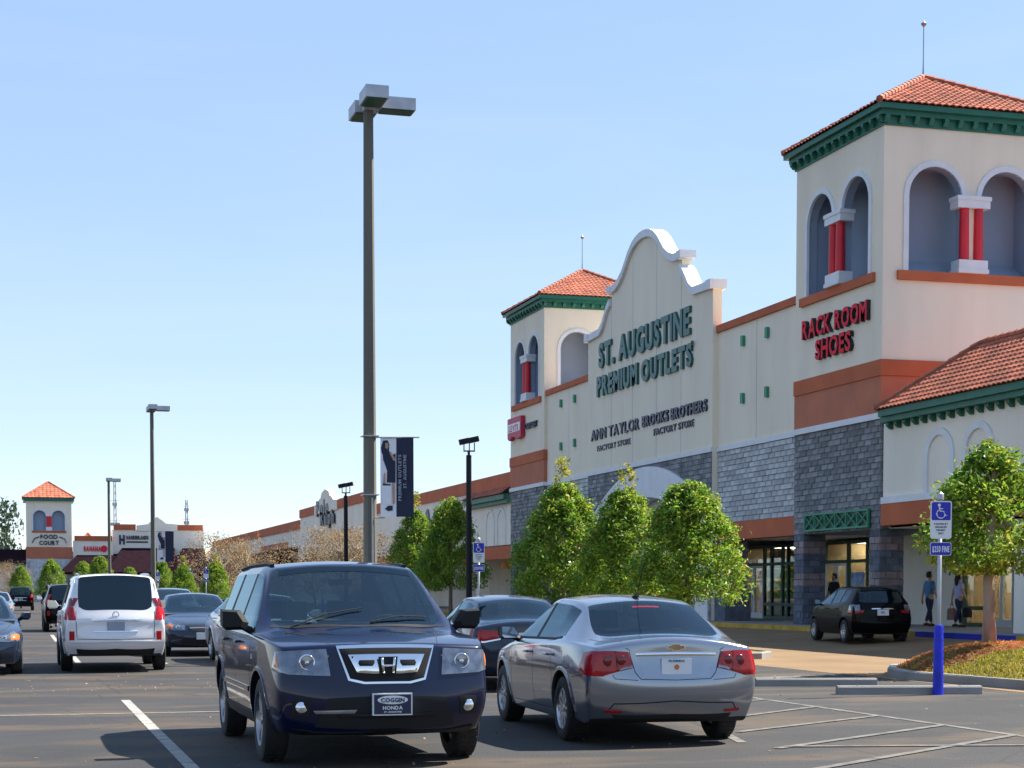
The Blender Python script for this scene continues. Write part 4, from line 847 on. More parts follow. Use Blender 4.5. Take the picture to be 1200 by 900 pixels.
# ---- small hatchback
def make_hatch():
    W=.85;H=1.52;hr=H-.05
    T=[deck(1.80,.72,.70,.76,bow=.12),deck(1.50,.86,.80,.90,bow=.05),deck(1.22,.93,W*.96,.98),
       deck(1.02,.95,W*.98,1.04,[1,.985,.955,.90,.46,0],bow=.14),
       cab(.62,.05,.96,W*.985,1.0,W*.945,H-.15,.62,hr-.045,.57,.05,.10),
       cab(-.10,-.16,.985,W*.985,1.02,W*.945,H-.115,.63,hr-.012,.575,.05,.02),
       cab(-.20,-.26,.985,W*.985,1.025,W*.945,H-.115,.63,hr-.012,.575,.05,.0),
       cab(-.80,-.84,1.01,W*.98,1.05,W*.94,H-.125,.62,hr-.02,.57,.05,.0),
       cab(-.88,-.92,1.015,W*.98,1.055,W*.94,H-.125,.62,hr-.022,.57,.05,.0),
       cab(-1.28,-1.28,1.04,W*.965,1.09,W*.915,H-.15,.60,hr-.04,.55,.05,.0),
       cab(-1.66,-1.56,1.04,W*.93,1.09,W*.88,H-.17,.58,hr-.06,.53,.045,-.05),
       deck(-1.80,1.02,W*.90,1.06,[1,.965,.92,.83,.45,0],bow=-.10),deck(-1.86,.86,W*.89,.88,[1,.965,.92,.83,.45,0],bow=-.09)]
    tg,st=tagfun('suv',13)
    return dict(T=T,xs=[.70,.80,W*.975,W,W,W,W,W,W,W*.99,W*.955,W*.93,W*.92],zrow=[.22,.42,.60,.78],rel=[.93,.99,1.0,1.0],
      front=[(1.98,1.74,.68,.2,0),(2.03,1.82,.74,.38,0),(2.02,1.82,.75,.52,0),(1.94,1.80,.73,.66,.01)],
      rear=[(-1.88,-1.72,.76,.26,0),(-1.97,-1.80,.83,.42,0),(-1.98,-1.82,.84,.56,0),(-1.94,-1.84,.83,.70,.01)],
      tag=tg,stag=st,cabin=(4,10),kind='hatch',axle=1.25,wr=.30,W=W,track=.735)
class Car:
    def __init__(s,name,label,sp,paint_m,loc,rz,glass='glass_tint',levels=2,group=None,rim='five',rim_m='rim_silver',scale=1):
        s.sp=sp; s.t=thing(name,loc,label,'suv' if sp['kind']=='suv' and 'suv' in name else 'car',group,rz); s.t.scale=(scale,)*3; s.paint=paint_m; s.glass=glass
        V,F,tags,cr=cage(sp); me=bpy.data.meshes.new('b'); me.from_pydata(V,[],F)
        for i in range(8): me.materials.append(None)
        me.polygons.foreach_set('material_index',tags)
        bm=bmesh.new(); bm.from_mesh(me); bmesh.ops.recalc_face_normals(bm,faces=bm.faces); bm.to_mesh(me); bm.free()
        at=me.attributes.new('crease_edge','FLOAT','EDGE')
        for e in me.edges: at.data[e.index].value=cr.get((min(e.vertices),max(e.vertices)),0)
        o=bpy.data.objects.new('b',me); C.objects.link(o); md=o.modifiers.new('s','SUBSURF'); md.levels=levels; md.render_levels=levels
        bpy.context.view_layer.update(); ev=evalmesh(o); bpy.data.objects.remove(o); bpy.data.meshes.remove(me)
        bm=bmesh.new(); bm.from_mesh(ev); bmesh.ops.recalc_face_normals(bm,faces=bm.faces); bm.normal_update(); NL=bm.verts.layers.float_vector.new('n0')
        for v in bm.verts: v[NL]=v.normal
        s.bvh=BVHTree.FromBMesh(bm)
        # wheel arches: open the sides and snap the rim of each opening to a circle
        ra=sp['wr']+.065; zc=sp['wr']+.01; s.ra=ra; s.zc=zc; dead=[]
        for f in bm.faces:
            c=f.calc_center_median()
            for ay in(sp['axle'],-sp['axle']):
                if abs(c.x)>sp['W']*.62 and (c.y-ay)**2+(c.z-zc)**2<ra*ra and f.material_index!=5: dead.append(f)
                elif f.material_index==5 and abs(c.y-ay)<ra and abs(c.x)>sp['W']*.55: dead.append(f)
        dead=list(set(dead)); dv=set(v for f in dead for v in f.verts); bmesh.ops.delete(bm,geom=dead,context='FACES')
        bm.verts.ensure_lookup_table(); bm.verts.index_update(); bm.faces.index_update()
        for v in bm.verts:
            if v in dv and v.is_valid and abs(v.co.x)>sp['W']*.6:
                for ay in(sp['axle'],-sp['axle']):
                    d=Vector((v.co.y-ay,v.co.z-zc))
                    if .5*ra<d.length<1.35*ra and v.co.z>sp['zrow'][0]-.02:
                        d=d.normalized()*ra; v.co.y=ay+d.x; v.co.z=zc+d.y
        # split into parts by tag and connected piece
        names={0:('body',paint_m),1:('window',glass),2:('windshield','glass_clear' if glass=='glass_tint' else glass),3:('rear_window',glass),4:('pillar_trim','black_trim'),5:('underbody','under'),6:('front_door',paint_m),7:('rear_door',paint_m)}
        seen=set(); bm.faces.ensure_lookup_table()
        for f0 in bm.faces:
            if f0.index in seen: continue
            tg=f0.material_index; comp=[]; st=[f0]; seen.add(f0.index)
            if tg in(0,5):
                comp=[f for f in bm.faces if f.material_index==tg]; seen|={f.index for f in comp}
            else:
                while st:
                    f=st.pop(); comp.append(f)
                    for e in f.edges:
                        for g in e.link_faces:
                            if g.index not in seen and g.material_index==tg: seen.add(g.index); st.append(g)
            ix={}; vs=[]; nn=[]; fs=[]
            for f in comp:
                q=[]
                for v in f.verts:
                    if v.index not in ix: ix[v.index]=len(vs); vs.append(tuple(v.co)); nn.append(v[NL].copy())
                    q.append(ix[v.index])
                fs.append(q)
            nm,m=names[tg]; m2=bpy.data.meshes.new(nm); m2.from_pydata(vs,[],fs); m2.materials.append(M[m]); m2.polygons.foreach_set('use_smooth',[True]*len(fs)); m2.normals_split_custom_set_from_vertices(nn); m2.update(); obj(nm,m2,s.t)
        bm.free(); bpy.data.meshes.remove(ev)
        s.wells(); s.wheels(rim,rim_m); s.interior()
    def P(s,*p): return p
    def cast(s,k,a,b,sx=1):
        O,D={'f':((a,4,b),(0,-1,0)),'r':((a,-4,b),(0,1,0)),'s':((3*sx,a,b),(-sx,0,0)),'t':((a,b,4),(0,0,-1))}[k]
        h=s.bvh.ray_cast(Vector(O),Vector(D))
        if h[0] is None:
            h=s.bvh.find_nearest(Vector((a if k in'frt' else sx*.9,{'f':2.2,'r':-2.3,'s':a,'t':b}[k],b if k!='t' else 1)))
        return h[0]
    def patch(s,name,top,bot,m,off=.006,nr=6,ns=6,mirror=False,parent=None,smooth=True,skirt=True):
        for sg in((1,-1) if mirror else (1,)):
            def cv(L):
                out=[]
                for q in L:
                    k,a,b=q[:3]
                    out.append(s.cast(k,a*sg if k in'frt' else a,b,(q[3] if len(q)>3 else 1)*sg))
                R_=[]
                for i in range(len(out)-1):
                    for j in range(ns): R_.append(out[i].lerp(out[i+1],j/ns))
                return R_+[out[-1]]
            A,B_=cv(top),cv(bot); mb=MB(); n=len(A)
            G=[]
            for r in range(nr+1):
                row=[]
                for i in range(n):
                    p=A[i].lerp(B_[i],r/nr); h=s.bvh.find_nearest(p); e=off if not skirt or (0<r<nr and 0<i<n-1) else off*.75
                    row.append(tuple(h[0]+h[1]*e))
                G.append(row)
            if skirt:
                def low(p): h=s.bvh.find_nearest(Vector(p)); return tuple(h[0]-h[1]*.004)
                G=[[low(p) for p in G[0]]]+G+[[low(p) for p in G[-1]]]; G=[[low(r[0])]+r+[low(r[-1])] for r in G]
            w=len(G[0]); mb.v=[p for r in G for p in r]
            for r in range(len(G)-1):
                for i in range(w-1): mb.f.append((r*w+i,r*w+i+1,(r+1)*w+i+1,(r+1)*w+i)); mb.m.append(0)
            o=mb.build(name,m,parent or s.t,smooth=smooth,local=True)
            if smooth: autosmooth(o,40)
        return o
    def seam(s,pts,w=.006,name='panel_seam',m='under',mirror=True,off=.0015):
        """thin dark gap between panels, following the body; pts = list of cast specs"""
        for sg in((1,-1) if mirror else (1,)):
            P=[s.cast(q[0],q[1]*sg if q[0] in'frt' else q[1],q[2],(q[3] if len(q)>3 else 1)*sg) for q in pts]; fine=[]
            for a,b in zip(P,P[1:]):
                for i in range(8): fine.append(a.lerp(b,i/8))
            fine.append(P[-1]); L=[]
            for i,p in enumerate(fine):
                h=s.bvh.find_nearest(p); d=(fine[min(i+1,len(fine)-1)]-fine[max(i-1,0)]).normalized(); c=h[1].cross(d).normalized(); L.append((h[0]+h[1]*off+c*w/2,h[0]+h[1]*off-c*w/2))
            mb=MB()
            for (a,b),(c,d) in zip(L,L[1:]): mb.quad(a,b,d,c)
            mb.build(name,m,s.t,local=True,recalc=False)
    def wells(s):
        sp=s.sp
        for sg in(1,-1):
            for ay in(sp['axle'],-sp['axle']):
                mb=MB(); N=20; a0=math.asin(max(-.5,(sp['zrow'][0]+.04-s.zc)/s.ra)); a1=PI-a0; pr=[]
                for i in range(N+1):
                    t=a0+(a1-a0)*i/N; y=ay+s.ra*math.cos(t); z=s.zc+s.ra*math.sin(t)
                    h=s.bvh.ray_cast(Vector((sg*3,y,max(z,sp['zrow'][0]+.02))),Vector((-sg,0,0))); x=h[0].x if h[0] else sg*sp['W']*.95
                    pr.append((x,y,z))
                for a,b in zip(pr,pr[1:]): mb.quad(a,b,(sg*.45,b[1],b[2]),(sg*.45,a[1],a[2]))
                mb.quad(*[(sg*.452,ay+s.ra*math.cos(a0+(a1-a0)*i/N),s.zc+s.ra*math.sin(a0+(a1-a0)*i/N)) for i in range(N+1)])
                mb.build('wheel_well','under',s.t,local=True,recalc=False)
                mb=MB(); c=(ay,s.zc)
                L=[]
                for x,y,z in pr:
                    d=Vector((y-ay,z-s.zc)).normalized(); L.append([(x-sg*.02,ay+d.x*(s.ra-.012),s.zc+d.y*(s.ra-.012)),(x+sg*.010,ay+d.x*(s.ra-.010),s.zc+d.y*(s.ra-.010)),(x+sg*.012,ay+d.x*(s.ra+.018),s.zc+d.y*(s.ra+.018)),(x-sg*.012,ay+d.x*(s.ra+.045),s.zc+d.y*(s.ra+.045))])
                for a,b in zip(L,L[1:]):
                    for i in range(3): mb.quad(a[i],a[i+1],b[i+1],b[i])
                mb.build('wheel_arch',s.paint,s.t,smooth=True,local=True)
    def wheels(s,style,rm):
        sp=s.sp; r=sp['wr']; w=.11; rr=r*.66
        key=(r,style,rm)
        if key not in WH:
            mb=MB(); mb.lathe([(rr*.97,-w+.02),(rr,-w),(r*.9,-w),(r*.975,-w+.015),(r,-w+.04),(r,w-.04),(r*.975,w-.015),(r*.9,w-.004),(rr+.012,w),(rr,w-.004),(rr*.97,w-.02)],36,axis='x')
            for i in range(36):
                t=2*PI*i/36
                for x in(-.045,.045): mb.obox((x+.01*(i%2),math.cos(t)*r,math.sin(t)*r),(1,0,0),(0,-math.sin(t),math.cos(t)),(0,math.cos(t),math.sin(t)),.03,.018,.004)
            ty=mb.build('tyre','rubber',None,smooth=True); autosmooth(ty,40); tm=ty.data; bpy.data.objects.remove(ty)
            mb=MB(); mb.lathe([(rr*.98,w-.012),(rr*.955,w-.006),(rr*.92,w-.03),(rr*.88,w-.06),(rr*.85,-w+.03)],36,axis='x'); mb.lathe([(0,w-.018),(r*.10,w-.022),(r*.13,w-.035),(r*.16,w-.07),(0,w-.07)],18,axis='x')
            ns={'five':5,'seven':7,'ten':10,'cover':9}[style]
            for i in range(ns):
                t=2*PI*i/ns+.2; rad=Vector((0,math.cos(t),math.sin(t))); tan=Vector((0,-math.sin(t),math.cos(t)))
                wi=rr*(.17 if ns==5 else .13 if ns==7 else .09); q=[]
                for f,x,ww in((.13,w-.03,wi*.9),(.5,w-.022,wi*.72),(.9,w-.02,wi*1.05),(.955,w-.03,wi*1.25)): q.append((rad*(rr*f)+Vector((x,0,0)),ww))
                for (a,wa),(b,wb) in zip(q,q[1:]):
                    d=Vector((-.028,0,0)); mb.quad(a-tan*wa,a+tan*wa,b+tan*wb,b-tan*wb); mb.quad(a-tan*wa,b-tan*wb,b-tan*wb*1.2+d,a-tan*wa*1.2+d); mb.quad(a+tan*wa,b+tan*wb,b+tan*wb*1.2+d,a+tan*wa*1.2+d)
            for i in range(5): t=2*PI*i/5; mb.tube([(w-.05,.055*math.cos(t),.055*math.sin(t)),(w-.026,.055*math.cos(t),.055*math.sin(t))],.009,6)
            ri=mb.build('rim',rm,None,smooth=True); autosmooth(ri,30); rmsh=ri.data; bpy.data.objects.remove(ri)
            mb=MB(); mb.lathe([(.03,.02),(rr*.62,.02),(rr*.62,.0),(.03,.0)],20,axis='x',closed=True); mb.lathe([(0,-.05),(rr*.85,-.05)],20,axis='x'); bk=mb.build('brake_disc','galv',None); bm_=bk.data; bm_.materials.clear(); bm_.materials.append(M['under']); bpy.data.objects.remove(bk)
            WH[key]=(tm,rmsh,bm_)
        tm,rmsh,bm_=WH[key]
        for sg in(1,-1):
            for k,ay in enumerate((sp['axle'],-sp['axle'])):
                wo=obj('wheel',tm,s.t); wo.location=(sg*sp['track'],ay,r); wo.rotation_euler=(0,0,0 if sg>0 else PI)
                ro=obj('rim',rmsh,wo); bo=obj('brake_disc',bm_,wo); ro.rotation_euler=(random.uniform(0,6),0,0)
    def interior(s):
        sp=s.sp; suv=sp['kind']!='sedan'; zf=sp['zrow'][0]+.12; zb=sp['T'][5][0][2]; top=sp['T'][5][5][2]; W=sp['W']
        mb=MB(); mb.box(-W*.8,W*.8,-1.7,1.0,zf-.02,zf,'Zz'); y=sp['T'][3][0][1]
        mb.prism([(y+.12,zf),(y+.14,zb+.0),(y-.1,zb+.03),(y-.42,zb-.05),(y-.40,zf)],(-W*.86,0,0),(0,1,0),(0,0,1),(1,0,0),W*1.72)
        mb.build('dashboard','cabin',s.t,local=True)
        for ry in((.0,-.85,-1.65) if sp['kind']=='suv' else (.0,-.78)):
            for sx in(-.37,.37):
                mb=MB(); mb.prism([(.34,.10),(-.14,.06),(-.36,.62),(-.26,.66),(-.05,.24),(.34,.24)],(sx-.24,ry-.02,zf+.1),(0,1,0),(0,0,1),(1,0,0),.48); mb.prism([(-.40,.69),(-.38,.86),(-.29,.87),(-.29,.69)],(sx-.12,ry-.02,zf+.1),(0,1,0),(0,0,1),(1,0,0),.24)
                mb.build('seat','cabin',s.t,local=True)
        mb=MB(); pts=[(.37-.0+.18*math.cos(t),y-.52+.07*math.sin(t),zb-.02+.17*math.sin(t)) for t in [2*PI*i/18 for i in range(19)]]; mb.tube([(-p[0],p[1],p[2]) for p in pts],.016,6); mb.build('steering_wheel','under',s.t,local=True)
    def mirror_(s,y,z,sx=.20,sz=.15,m=None,out=.05):
        for sg in(1,-1):
            p=s.cast('s',y,z,sg); mb=MB(); x=abs(p.x); pr=[(0,.35),(.3,.95),(1,1.0),(1.0,.2),(.85,.0),(.1,.02)]
            a=[(sg*(x+out-.03+q*sx),y+.05,z-.01+w_*sz) for q,w_ in pr]; b=[(sg*(x+out-.01+q*sx*.92),y-.09,z+.0+w_*sz*.95) for q,w_ in pr]; f=[(sg*(x+out+.03+q*sx*.75),y+.10,z+.02+w_*sz*.75) for q,w_ in pr]
            for L1,L2 in((b,a),(a,f)):
                for i in range(6): mb.quad(L1[i],L1[(i+1)%6],L2[(i+1)%6],L2[i])
            mb.quad(*f); mb.quad(*b); o=mb.build('side_mirror',m or s.paint,s.t,local=True); autosmooth(o,50)
            mb=MB(); mb.tube([(sg*(x-.04),y+.01,z-.03),(sg*(x+out+.02),y,z+.02)],[.04,.03],6); mb.build('mirror_stalk','black_trim',o,local=True)
            mb=MB(); mb.quad(*[(q[0]*.998+0,y-.094,z+.01+(q[2]-z)*.93) for q in b]); mb.build('mirror_glass','chrome',o,local=True,recalc=False)
    def handles(s,ys,z,m=None):
        for sg in(1,-1):
            for y in ys:
                p=s.cast('s',y,z,sg); mb=MB(); mb.tube([(p.x-sg*.01,y-.10,z),(p.x+sg*.03,y-.085,z),(p.x+sg*.035,y,z+.004),(p.x+sg*.03,y+.085,z),(p.x-sg*.01,y+.10,z)],[.012,.014,.014,.014,.012],6); mb.build('door_handle',m or s.paint,s.t,smooth=True,local=True)
    def doors(s):
        T=s.sp['T']; zb=T[5][0][2]; z0=s.sp['zrow'][0]+.09; ya=s.sp['axle']-s.ra; yb=(T[5][0][1]+T[6][0][1])/2; yc=-s.sp['axle']+s.ra+.03; yr=T[7][0][1] if s.sp['kind']=='sedan' else T[7][0][1]-.05
        y3=T[3][0][1]-.02
        s.seam([('s',y3,zb-.03),('s',y3+.0,zb-.25),('s',min(y3,ya-.03),z0+.1),('s',min(y3,ya-.03)-.05,z0)]); s.seam([('s',yb,zb-.01),('s',yb,z0)]); s.seam([('s',yr,zb-.01),('s',yr-.02,zb-.18),('s',-s.sp['axle']+s.ra*.82+.03,s.zc+s.ra*.72),('s',yc,s.zc+.16),('s',yc+.02,z0)]); s.seam([('s',min(y3,ya-.03)-.05,z0),('s',yc+.02,z0)])
    def plate(s,side,z,w=.305,h=.155,m='sign_white',x=0,text=None,tm='letter_navy',tilt=0):
        p=s.cast(side,x,z); n=1 if side=='f' else -1; mb=MB(); mb.box(x-w/2,x+w/2,p.y-.02 if n>0 else p.y-.022,p.y+.022 if n>0 else p.y+.02,z-h/2,z+h/2); o=mb.build('license_plate',m,s.t,local=True)
        if text:
            fr=((1,0,0),(0,0,1),(0,-1,0)) if n<0 else ((-1,0,0),(0,0,1),(0,1,0))
            for tx,hh,zz,ww,mm in text: l=letters(tx,(0,0,0),*fr,ww,hh,.004,[mm,mm],o,.03,'plate_lettering',True,local=True); l.data.transform(Matrix.Translation((x-(ww/2)*fr[0][0],p.y+n*.0245,z+zz)))
        return o,p
WH={}
def seams_front(c): pass
# ================================================================ 1. dark blue boxy suv, facing the camera
def boxpart(c,name,m,specs,parent=None):
    mb=MB()
    for a in specs: mb.box(*a)
    return mb.build(name,m,parent or c.t,local=True)
def build_pilot(loc,rz):
    c=Car('parked_suv','dark blue boxy suv facing the camera in the foreground with a chrome grille',make_suv(),'paint_blue',loc,rz,levels=3,rim='seven',rim_m='rim_grey')
    # grille: chrome surround, black opening, bar with emblem
    c.patch('grille_surround',[('f',-.42,1.03),('f',-.2,1.038),('f',.2,1.038),('f',.42,1.03)],[('f',-.33,.745),('f',-.20,.715),('f',.20,.715),('f',.33,.745)],'chrome',.022,8,4)
    c.patch('grille_opening',[('f',-.40,1.008),('f',-.2,1.015),('f',.2,1.015),('f',.40,1.008)],[('f',-.315,.760),('f',-.19,.732),('f',.19,.732),('f',.315,.760)],'under',.030,8,4)
    c.patch('grille_bar',[('f',-.325,.955),('f',-.15,.96),('f',.15,.96),('f',.325,.955)],[('f',-.255,.805),('f',-.12,.795),('f',.12,.795),('f',.255,.805)],'chrome',.050,4,4)
    for sg in(-1,1): c.patch('grille_slot',[('f',sg*.082,.942),('f',sg*.30,.94)],[('f',sg*.08,.822),('f',sg*.248,.824)],'under',.056,2,4)
    p=c.cast('f',0,.87); y=p.y+.078; mb=MB()
    ax=[(-.085,.075),(.085,.075),(.070,-.075),(-.070,-.075)]
    mb.tube([(-.054,y+.004,.938),(-.040,y+.004,.812)],.014,6); mb.tube([(.054,y+.004,.938),(.040,y+.004,.812)],.014,6); mb.tube([(-.046,y+.004,.872),(.046,y+.004,.872)],.012,6); mb.build('emblem','chrome',c.t,smooth=True,local=True)
    mb=MB(); mb.prism([(-.082,.072),(.082,.072),(.068,-.072),(-.068,-.072)],(0,y-.012,.875),(1,0,0),(0,0,1),(0,1,0),.009); mb.build('emblem_backing','under',c.t,local=True)
    # headlamps
    c.patch('headlight',[('f',.50,1.01),('f',.68,1.0),('f',.84,.99),('s',2.02,.985)],[('f',.475,.785),('f',.62,.79),('f',.82,.80),('s',2.0,.83)],'lamp_clear',.014,6,5,mirror=True)
    for x,z,r in((.665,.90,.066),):
        for sg in(1,-1):
            p=c.cast('f',sg*x,z); mb=MB(); mb.lathe([(r*.80,.018),(r*.86,.026),(r*.97,.026),(r*1.06,.010)],22,(p.x,p.y+.004,p.z),axis='y'); ho=mb.build('headlight_ring','chrome',c.t,smooth=True,local=True)
            mb=MB(); mb.lathe([(0,.019),(r*.8,.017)],18,(p.x,p.y+.004,p.z),axis='y'); mb.build('headlight_bowl','lamp_clear',ho,local=True)
            mb=MB(); mb.lathe([(0,.032),(r*.18,.030),(r*.30,.020)],14,(p.x,p.y+.004,p.z),axis='y'); mb.build('headlight_bulb','lamp_bulb',ho,smooth=True,local=True)
            mb=MB(); [mb.box(sg*(x-.15)+q*.028-.004,sg*(x-.15)+q*.028+.004,p.y-.03,p.y+.016,p.z-.055,p.z+.055) for q in(-1,0,1)]; o_=mb.build('headlight_ribs','lamp_bulb',ho,local=True); o_['kind']='stuff'
    c.patch('turn_signal',[('f',.885,.97),('s',2.06,.965)],[('f',.88,.85),('s',2.06,.86)],'lamp_amber',.020,4,5,mirror=True)
    # lower bumper
    c.patch('bumper_opening',[('f',-.50,.60),('f',0,.62),('f',.50,.60)],[('f',-.60,.36),('f',0,.34),('f',.60,.36)],'under',.008,6,8)
    c.patch('bumper_strip',[('f',-.40,.475),('f',.40,.475)],[('f',-.42,.445),('f',.42,.445)],'black_trim',.024,2,10)
    c.patch('bumper_strip',[('f',.26,.505),('f',.62,.50)],[('f',.28,.475),('f',.60,.475)],'rim_grey',.016,2,6)
    for sg in(1,-1):
        c.patch('fog_lamp_recess',[('f',sg*.63,.60),('f',sg*.79,.60)],[('f',sg*.65,.45),('f',sg*.79,.46)],'under',.01,3,4)
        p=c.cast('f',sg*.715,.525); mb=MB(); mb.lathe([(0,.02),(.045,.018),(.052,.006)],14,(p.x,p.y,p.z),axis='y'); mb.build('fog_lamp','lamp_bulb',c.t,smooth=True,local=True)
    c.patch('lower_lip',[('f',-.78,.345),('f',0,.335),('f',.78,.345)],[('f',-.74,.30),('f',0,.295),('f',.74,.30)],'black_trim',.02,2,8)
    p=c.cast('f',-.03,.545); y=p.y+.05; t=c.t
    mb=MB(); mb.box(-.20,.14,y-.03,y,.455,.64); o=mb.build('license_plate','sign_white',t,local=True)
    mb=MB(); mb.box(-.188,.128,y+.0005,y+.004,.466,.629); mb.build('plate_face','letter_navy',o,local=True)
    mb=MB(); mb.prism([(.13*math.cos(a),.036*math.sin(a)) for a in[2*PI*i/24 for i in range(24)]],(-.03,y+.003,.585),(1,0,0),(0,0,1),(0,1,0),.004); mb.build('plate_oval','sign_white',o,local=True)
    for tx,w,h,x,z,m,yy in(('COGGIN',.20,.036,.07,.567,'letter_navy',.009),('HONDA',.17,.03,.055,.505,'sign_white',.0065),('ST. AUGUSTINE',.15,.014,.045,.478,'sign_white',.0065)):
        l=letters(tx,(0,0,0),(-1,0,0),(0,0,1),(0,1,0),w,h,.003,[m,m],o,.03,'plate_lettering',True,local=True); l.data.transform(Matrix.Translation((x,y+yy,z)))
    # hood lines, wipers, seams, trim
    c.seam([('f',.455,1.03),('t',.52,1.9),('t',.60,1.5),('t',.70,1.12)],.007); c.seam([('t',.90,1.75),('t',.905,1.5),('t',.905,1.12)],.006)
    c.seam([('f',-.47,1.045),('f',0,1.05),('f',.47,1.045)],.006,mirror=False)
    for a,b in(((.62,1.05),(-.05,.93)),((-.10,1.08),(-.66,.93))):
        pa,pb=c.cast('t',*a),c.cast('t',*b); mb=MB(); mb.tube([pa+Vector((0,0,.01)),pa.lerp(pb,.5)+Vector((0,0,.05)),pb+Vector((0,0,.025))],.006,5); mb.build('wiper','under',c.t,local=True)
    c.patch('cowl_grille',[('t',-.80,1.03),('t',0,1.17),('t',.80,1.03)],[('t',-.80,.985),('t',0,1.125),('t',.80,.985)],'black_trim',.004,2,10)
    c.doors(); c.mirror_(.72,1.15,.24,.19,'black_trim',.05); c.handles((.16,-.80),1.02)
    c.patch('rocker_trim',[('s',.92,.42),('s',-.92,.42)],[('s',.92,.33),('s',-.92,.33)],'black_trim',.012,2,12,mirror=True)
    c.patch('side_moulding',[('s',.88,.64),('s',-.95,.64)],[('s',.88,.59),('s',-.95,.59)],'paint_blue',.014,2,12,mirror=True)
    c.patch('roof_rail',[('t',.62,.05),('t',.64,-1.9)],[('t',.66,.05),('t',.68,-1.9)],'black_trim',.03,2,14,mirror=True)
    c.patch('sunshade_band',[('t',-.62,.30),('t',0,.36),('t',.62,.30)],[('t',-.63,.375),('t',0,.43),('t',.63,.375)],'glass_dark',.003,2,10,skirt=False)
    p=c.cast('t',0,.52); mb=MB(); mb.box(-.11,.11,.10,.13,1.55,1.61); mb.tube([(0,.13,1.6),(0,.22,1.66)],.012,5); mb.build('rear_view_mirror','under',c.t,local=True)
    return c
def build_cruze(loc,rz):
    c=Car('parked_sedan','silver sedan seen from behind in the foreground with red tail lights',make_sedan(),'paint_silver',loc,rz,levels=3,rim='ten')
    c.patch('tail_light',[('r',.47,.915),('r',.60,.925),('r',.70,.925),('r',.77,.92),('s',-2.12,.915),('s',-1.98,.90)],[('r',.42,.76),('r',.58,.725),('r',.70,.69),('r',.78,.685),('s',-2.11,.69),('s',-1.95,.715)],'lamp_red',.016,7,6,mirror=True)
    for sg in(1,-1):
        for x,z,r in((.655,.83,.055),(.53,.835,.05)):
            p=c.cast('r',sg*x,z); mb=MB(); mb.lathe([(0,-.012),(r*.8,-.0135),(r,-.009),(r*1.08,.01)],20,(p.x,p.y-.008,p.z),axis='y'); mb.build('tail_light_lens','lamp_red_deep',c.t,smooth=True,local=True)
        c.patch('tail_light_divider',[('r',sg*.585,.92),('r',sg*.597,.92)],[('r',sg*.570,.73),('r',sg*.582,.73)],'under',.019,4,2)
        c.patch('reverse_light',[('r',sg*.435,.79),('r',sg*.55,.775)],[('r',sg*.428,.76),('r',sg*.55,.735)],'lamp_clear',.019,2,3)
    c.patch('trunk_chrome',[('r',-.40,.905),('r',0,.915),('r',.40,.905)],[('r',-.40,.872),('r',0,.875),('r',.40,.872)],'chrome',.02,3,8)
    c.patch('plate_recess',[('r',-.36,.868),('r',0,.87),('r',.36,.868)],[('r',-.33,.675),('r',0,.67),('r',.33,.675)],'paint_silver',.006,4,8)
    c.plate('r',.775,.30,.15,'sign_white',0,[('FLORIDA',.02,.045,.16,'letter_green')]); p=c.cast('r',0,.775)
    mb=MB(); mb.lathe([(0,-.026),(.024,-.026),(.026,-.024)],12,(0,p.y,.77),axis='y'); mb.build('plate_orange','lamp_amber',c.t,local=True)
    # bow tie emblem
    p=c.cast('r',0,.955); mb=MB(); y=p.y-.02; mb.prism([(-.095,-.02),(-.04,-.02),(-.04,-.034),(.05,-.034),(.05,-.02),(.095,-.02),(.085,.02),(.04,.02),(.04,.034),(-.05,.034),(-.05,.02),(-.085,.02)],(0,y,.958),(1,0,0),(0,0,1),(0,1,0),.03); mb.build('emblem_surround','chrome',c.t,local=True)
    mb=MB(); mb.prism([(-.082,-.013),(-.034,-.013),(-.034,-.027),(.042,-.027),(.042,-.013),(.082,-.013),(.074,.013),(.034,.013),(.034,.027),(-.042,.027),(-.042,.013),(-.074,.013)],(0,y-.004,.958),(1,0,0),(0,0,1),(0,1,0),.02); mb.build('emblem','display_gold',c.t,local=True)
    c.seam([('r',.46,.92),('r',.405,.72),('r',.35,.655),('r',0,.645)],.007); c.seam([('r',.45,.93),('t',.60,-2.1),('t',.72,-1.80)],.006)
    c.seam([('r',.62,.70),('r',.60,.66),('r',.38,.645)],.006); c.seam([('r',.7,.685),('s',-2.05,.69),('s',-1.72,.66)],.006)
    c.patch('bumper_lower',[('r',-.62,.40),('r',0,.43),('r',.62,.40)],[('r',-.60,.30),('r',0,.29),('r',.60,.30)],'paint_silver',-.012,4,8,skirt=False)
    c.seam([('r',-.66,.33),('r',-.60,.42),('r',0,.445),('r',.60,.42),('r',.66,.33)],.012,mirror=False)
    c.patch('bumper_underside',[('r',-.60,.315),('r',0,.315),('r',.60,.315)],[('r',-.58,.275),('r',0,.275),('r',.58,.275)],'under',.006,2,8)
    c.patch('bumper_reflector',[('r',.52,.355),('r',.68,.365)],[('r',.52,.33),('r',.68,.34)],'lamp_red',.01,2,4,mirror=True)
    c.doors(); c.mirror_(.62,.97,.20,.14,'black_trim',.05); c.handles((.04,-.86),.85)
    c.patch('fuel_door',[('s',-1.30,.86,-1),('s',-1.46,.86,-1)],[('s',-1.30,.72,-1),('s',-1.46,.72,-1)],'paint_silver',.003,3,3)
    mb=MB(); p=c.cast('t',0,-1.0); mb.tube([(0,-.94,p.z-.01),(0,-1.06,p.z+.03)],[.035,.02],8); mb.tube([(0,-1.04,p.z+.03),(0,-1.28,p.z+.36)],.004,5); mb.build('antenna','under',c.t,local=True)
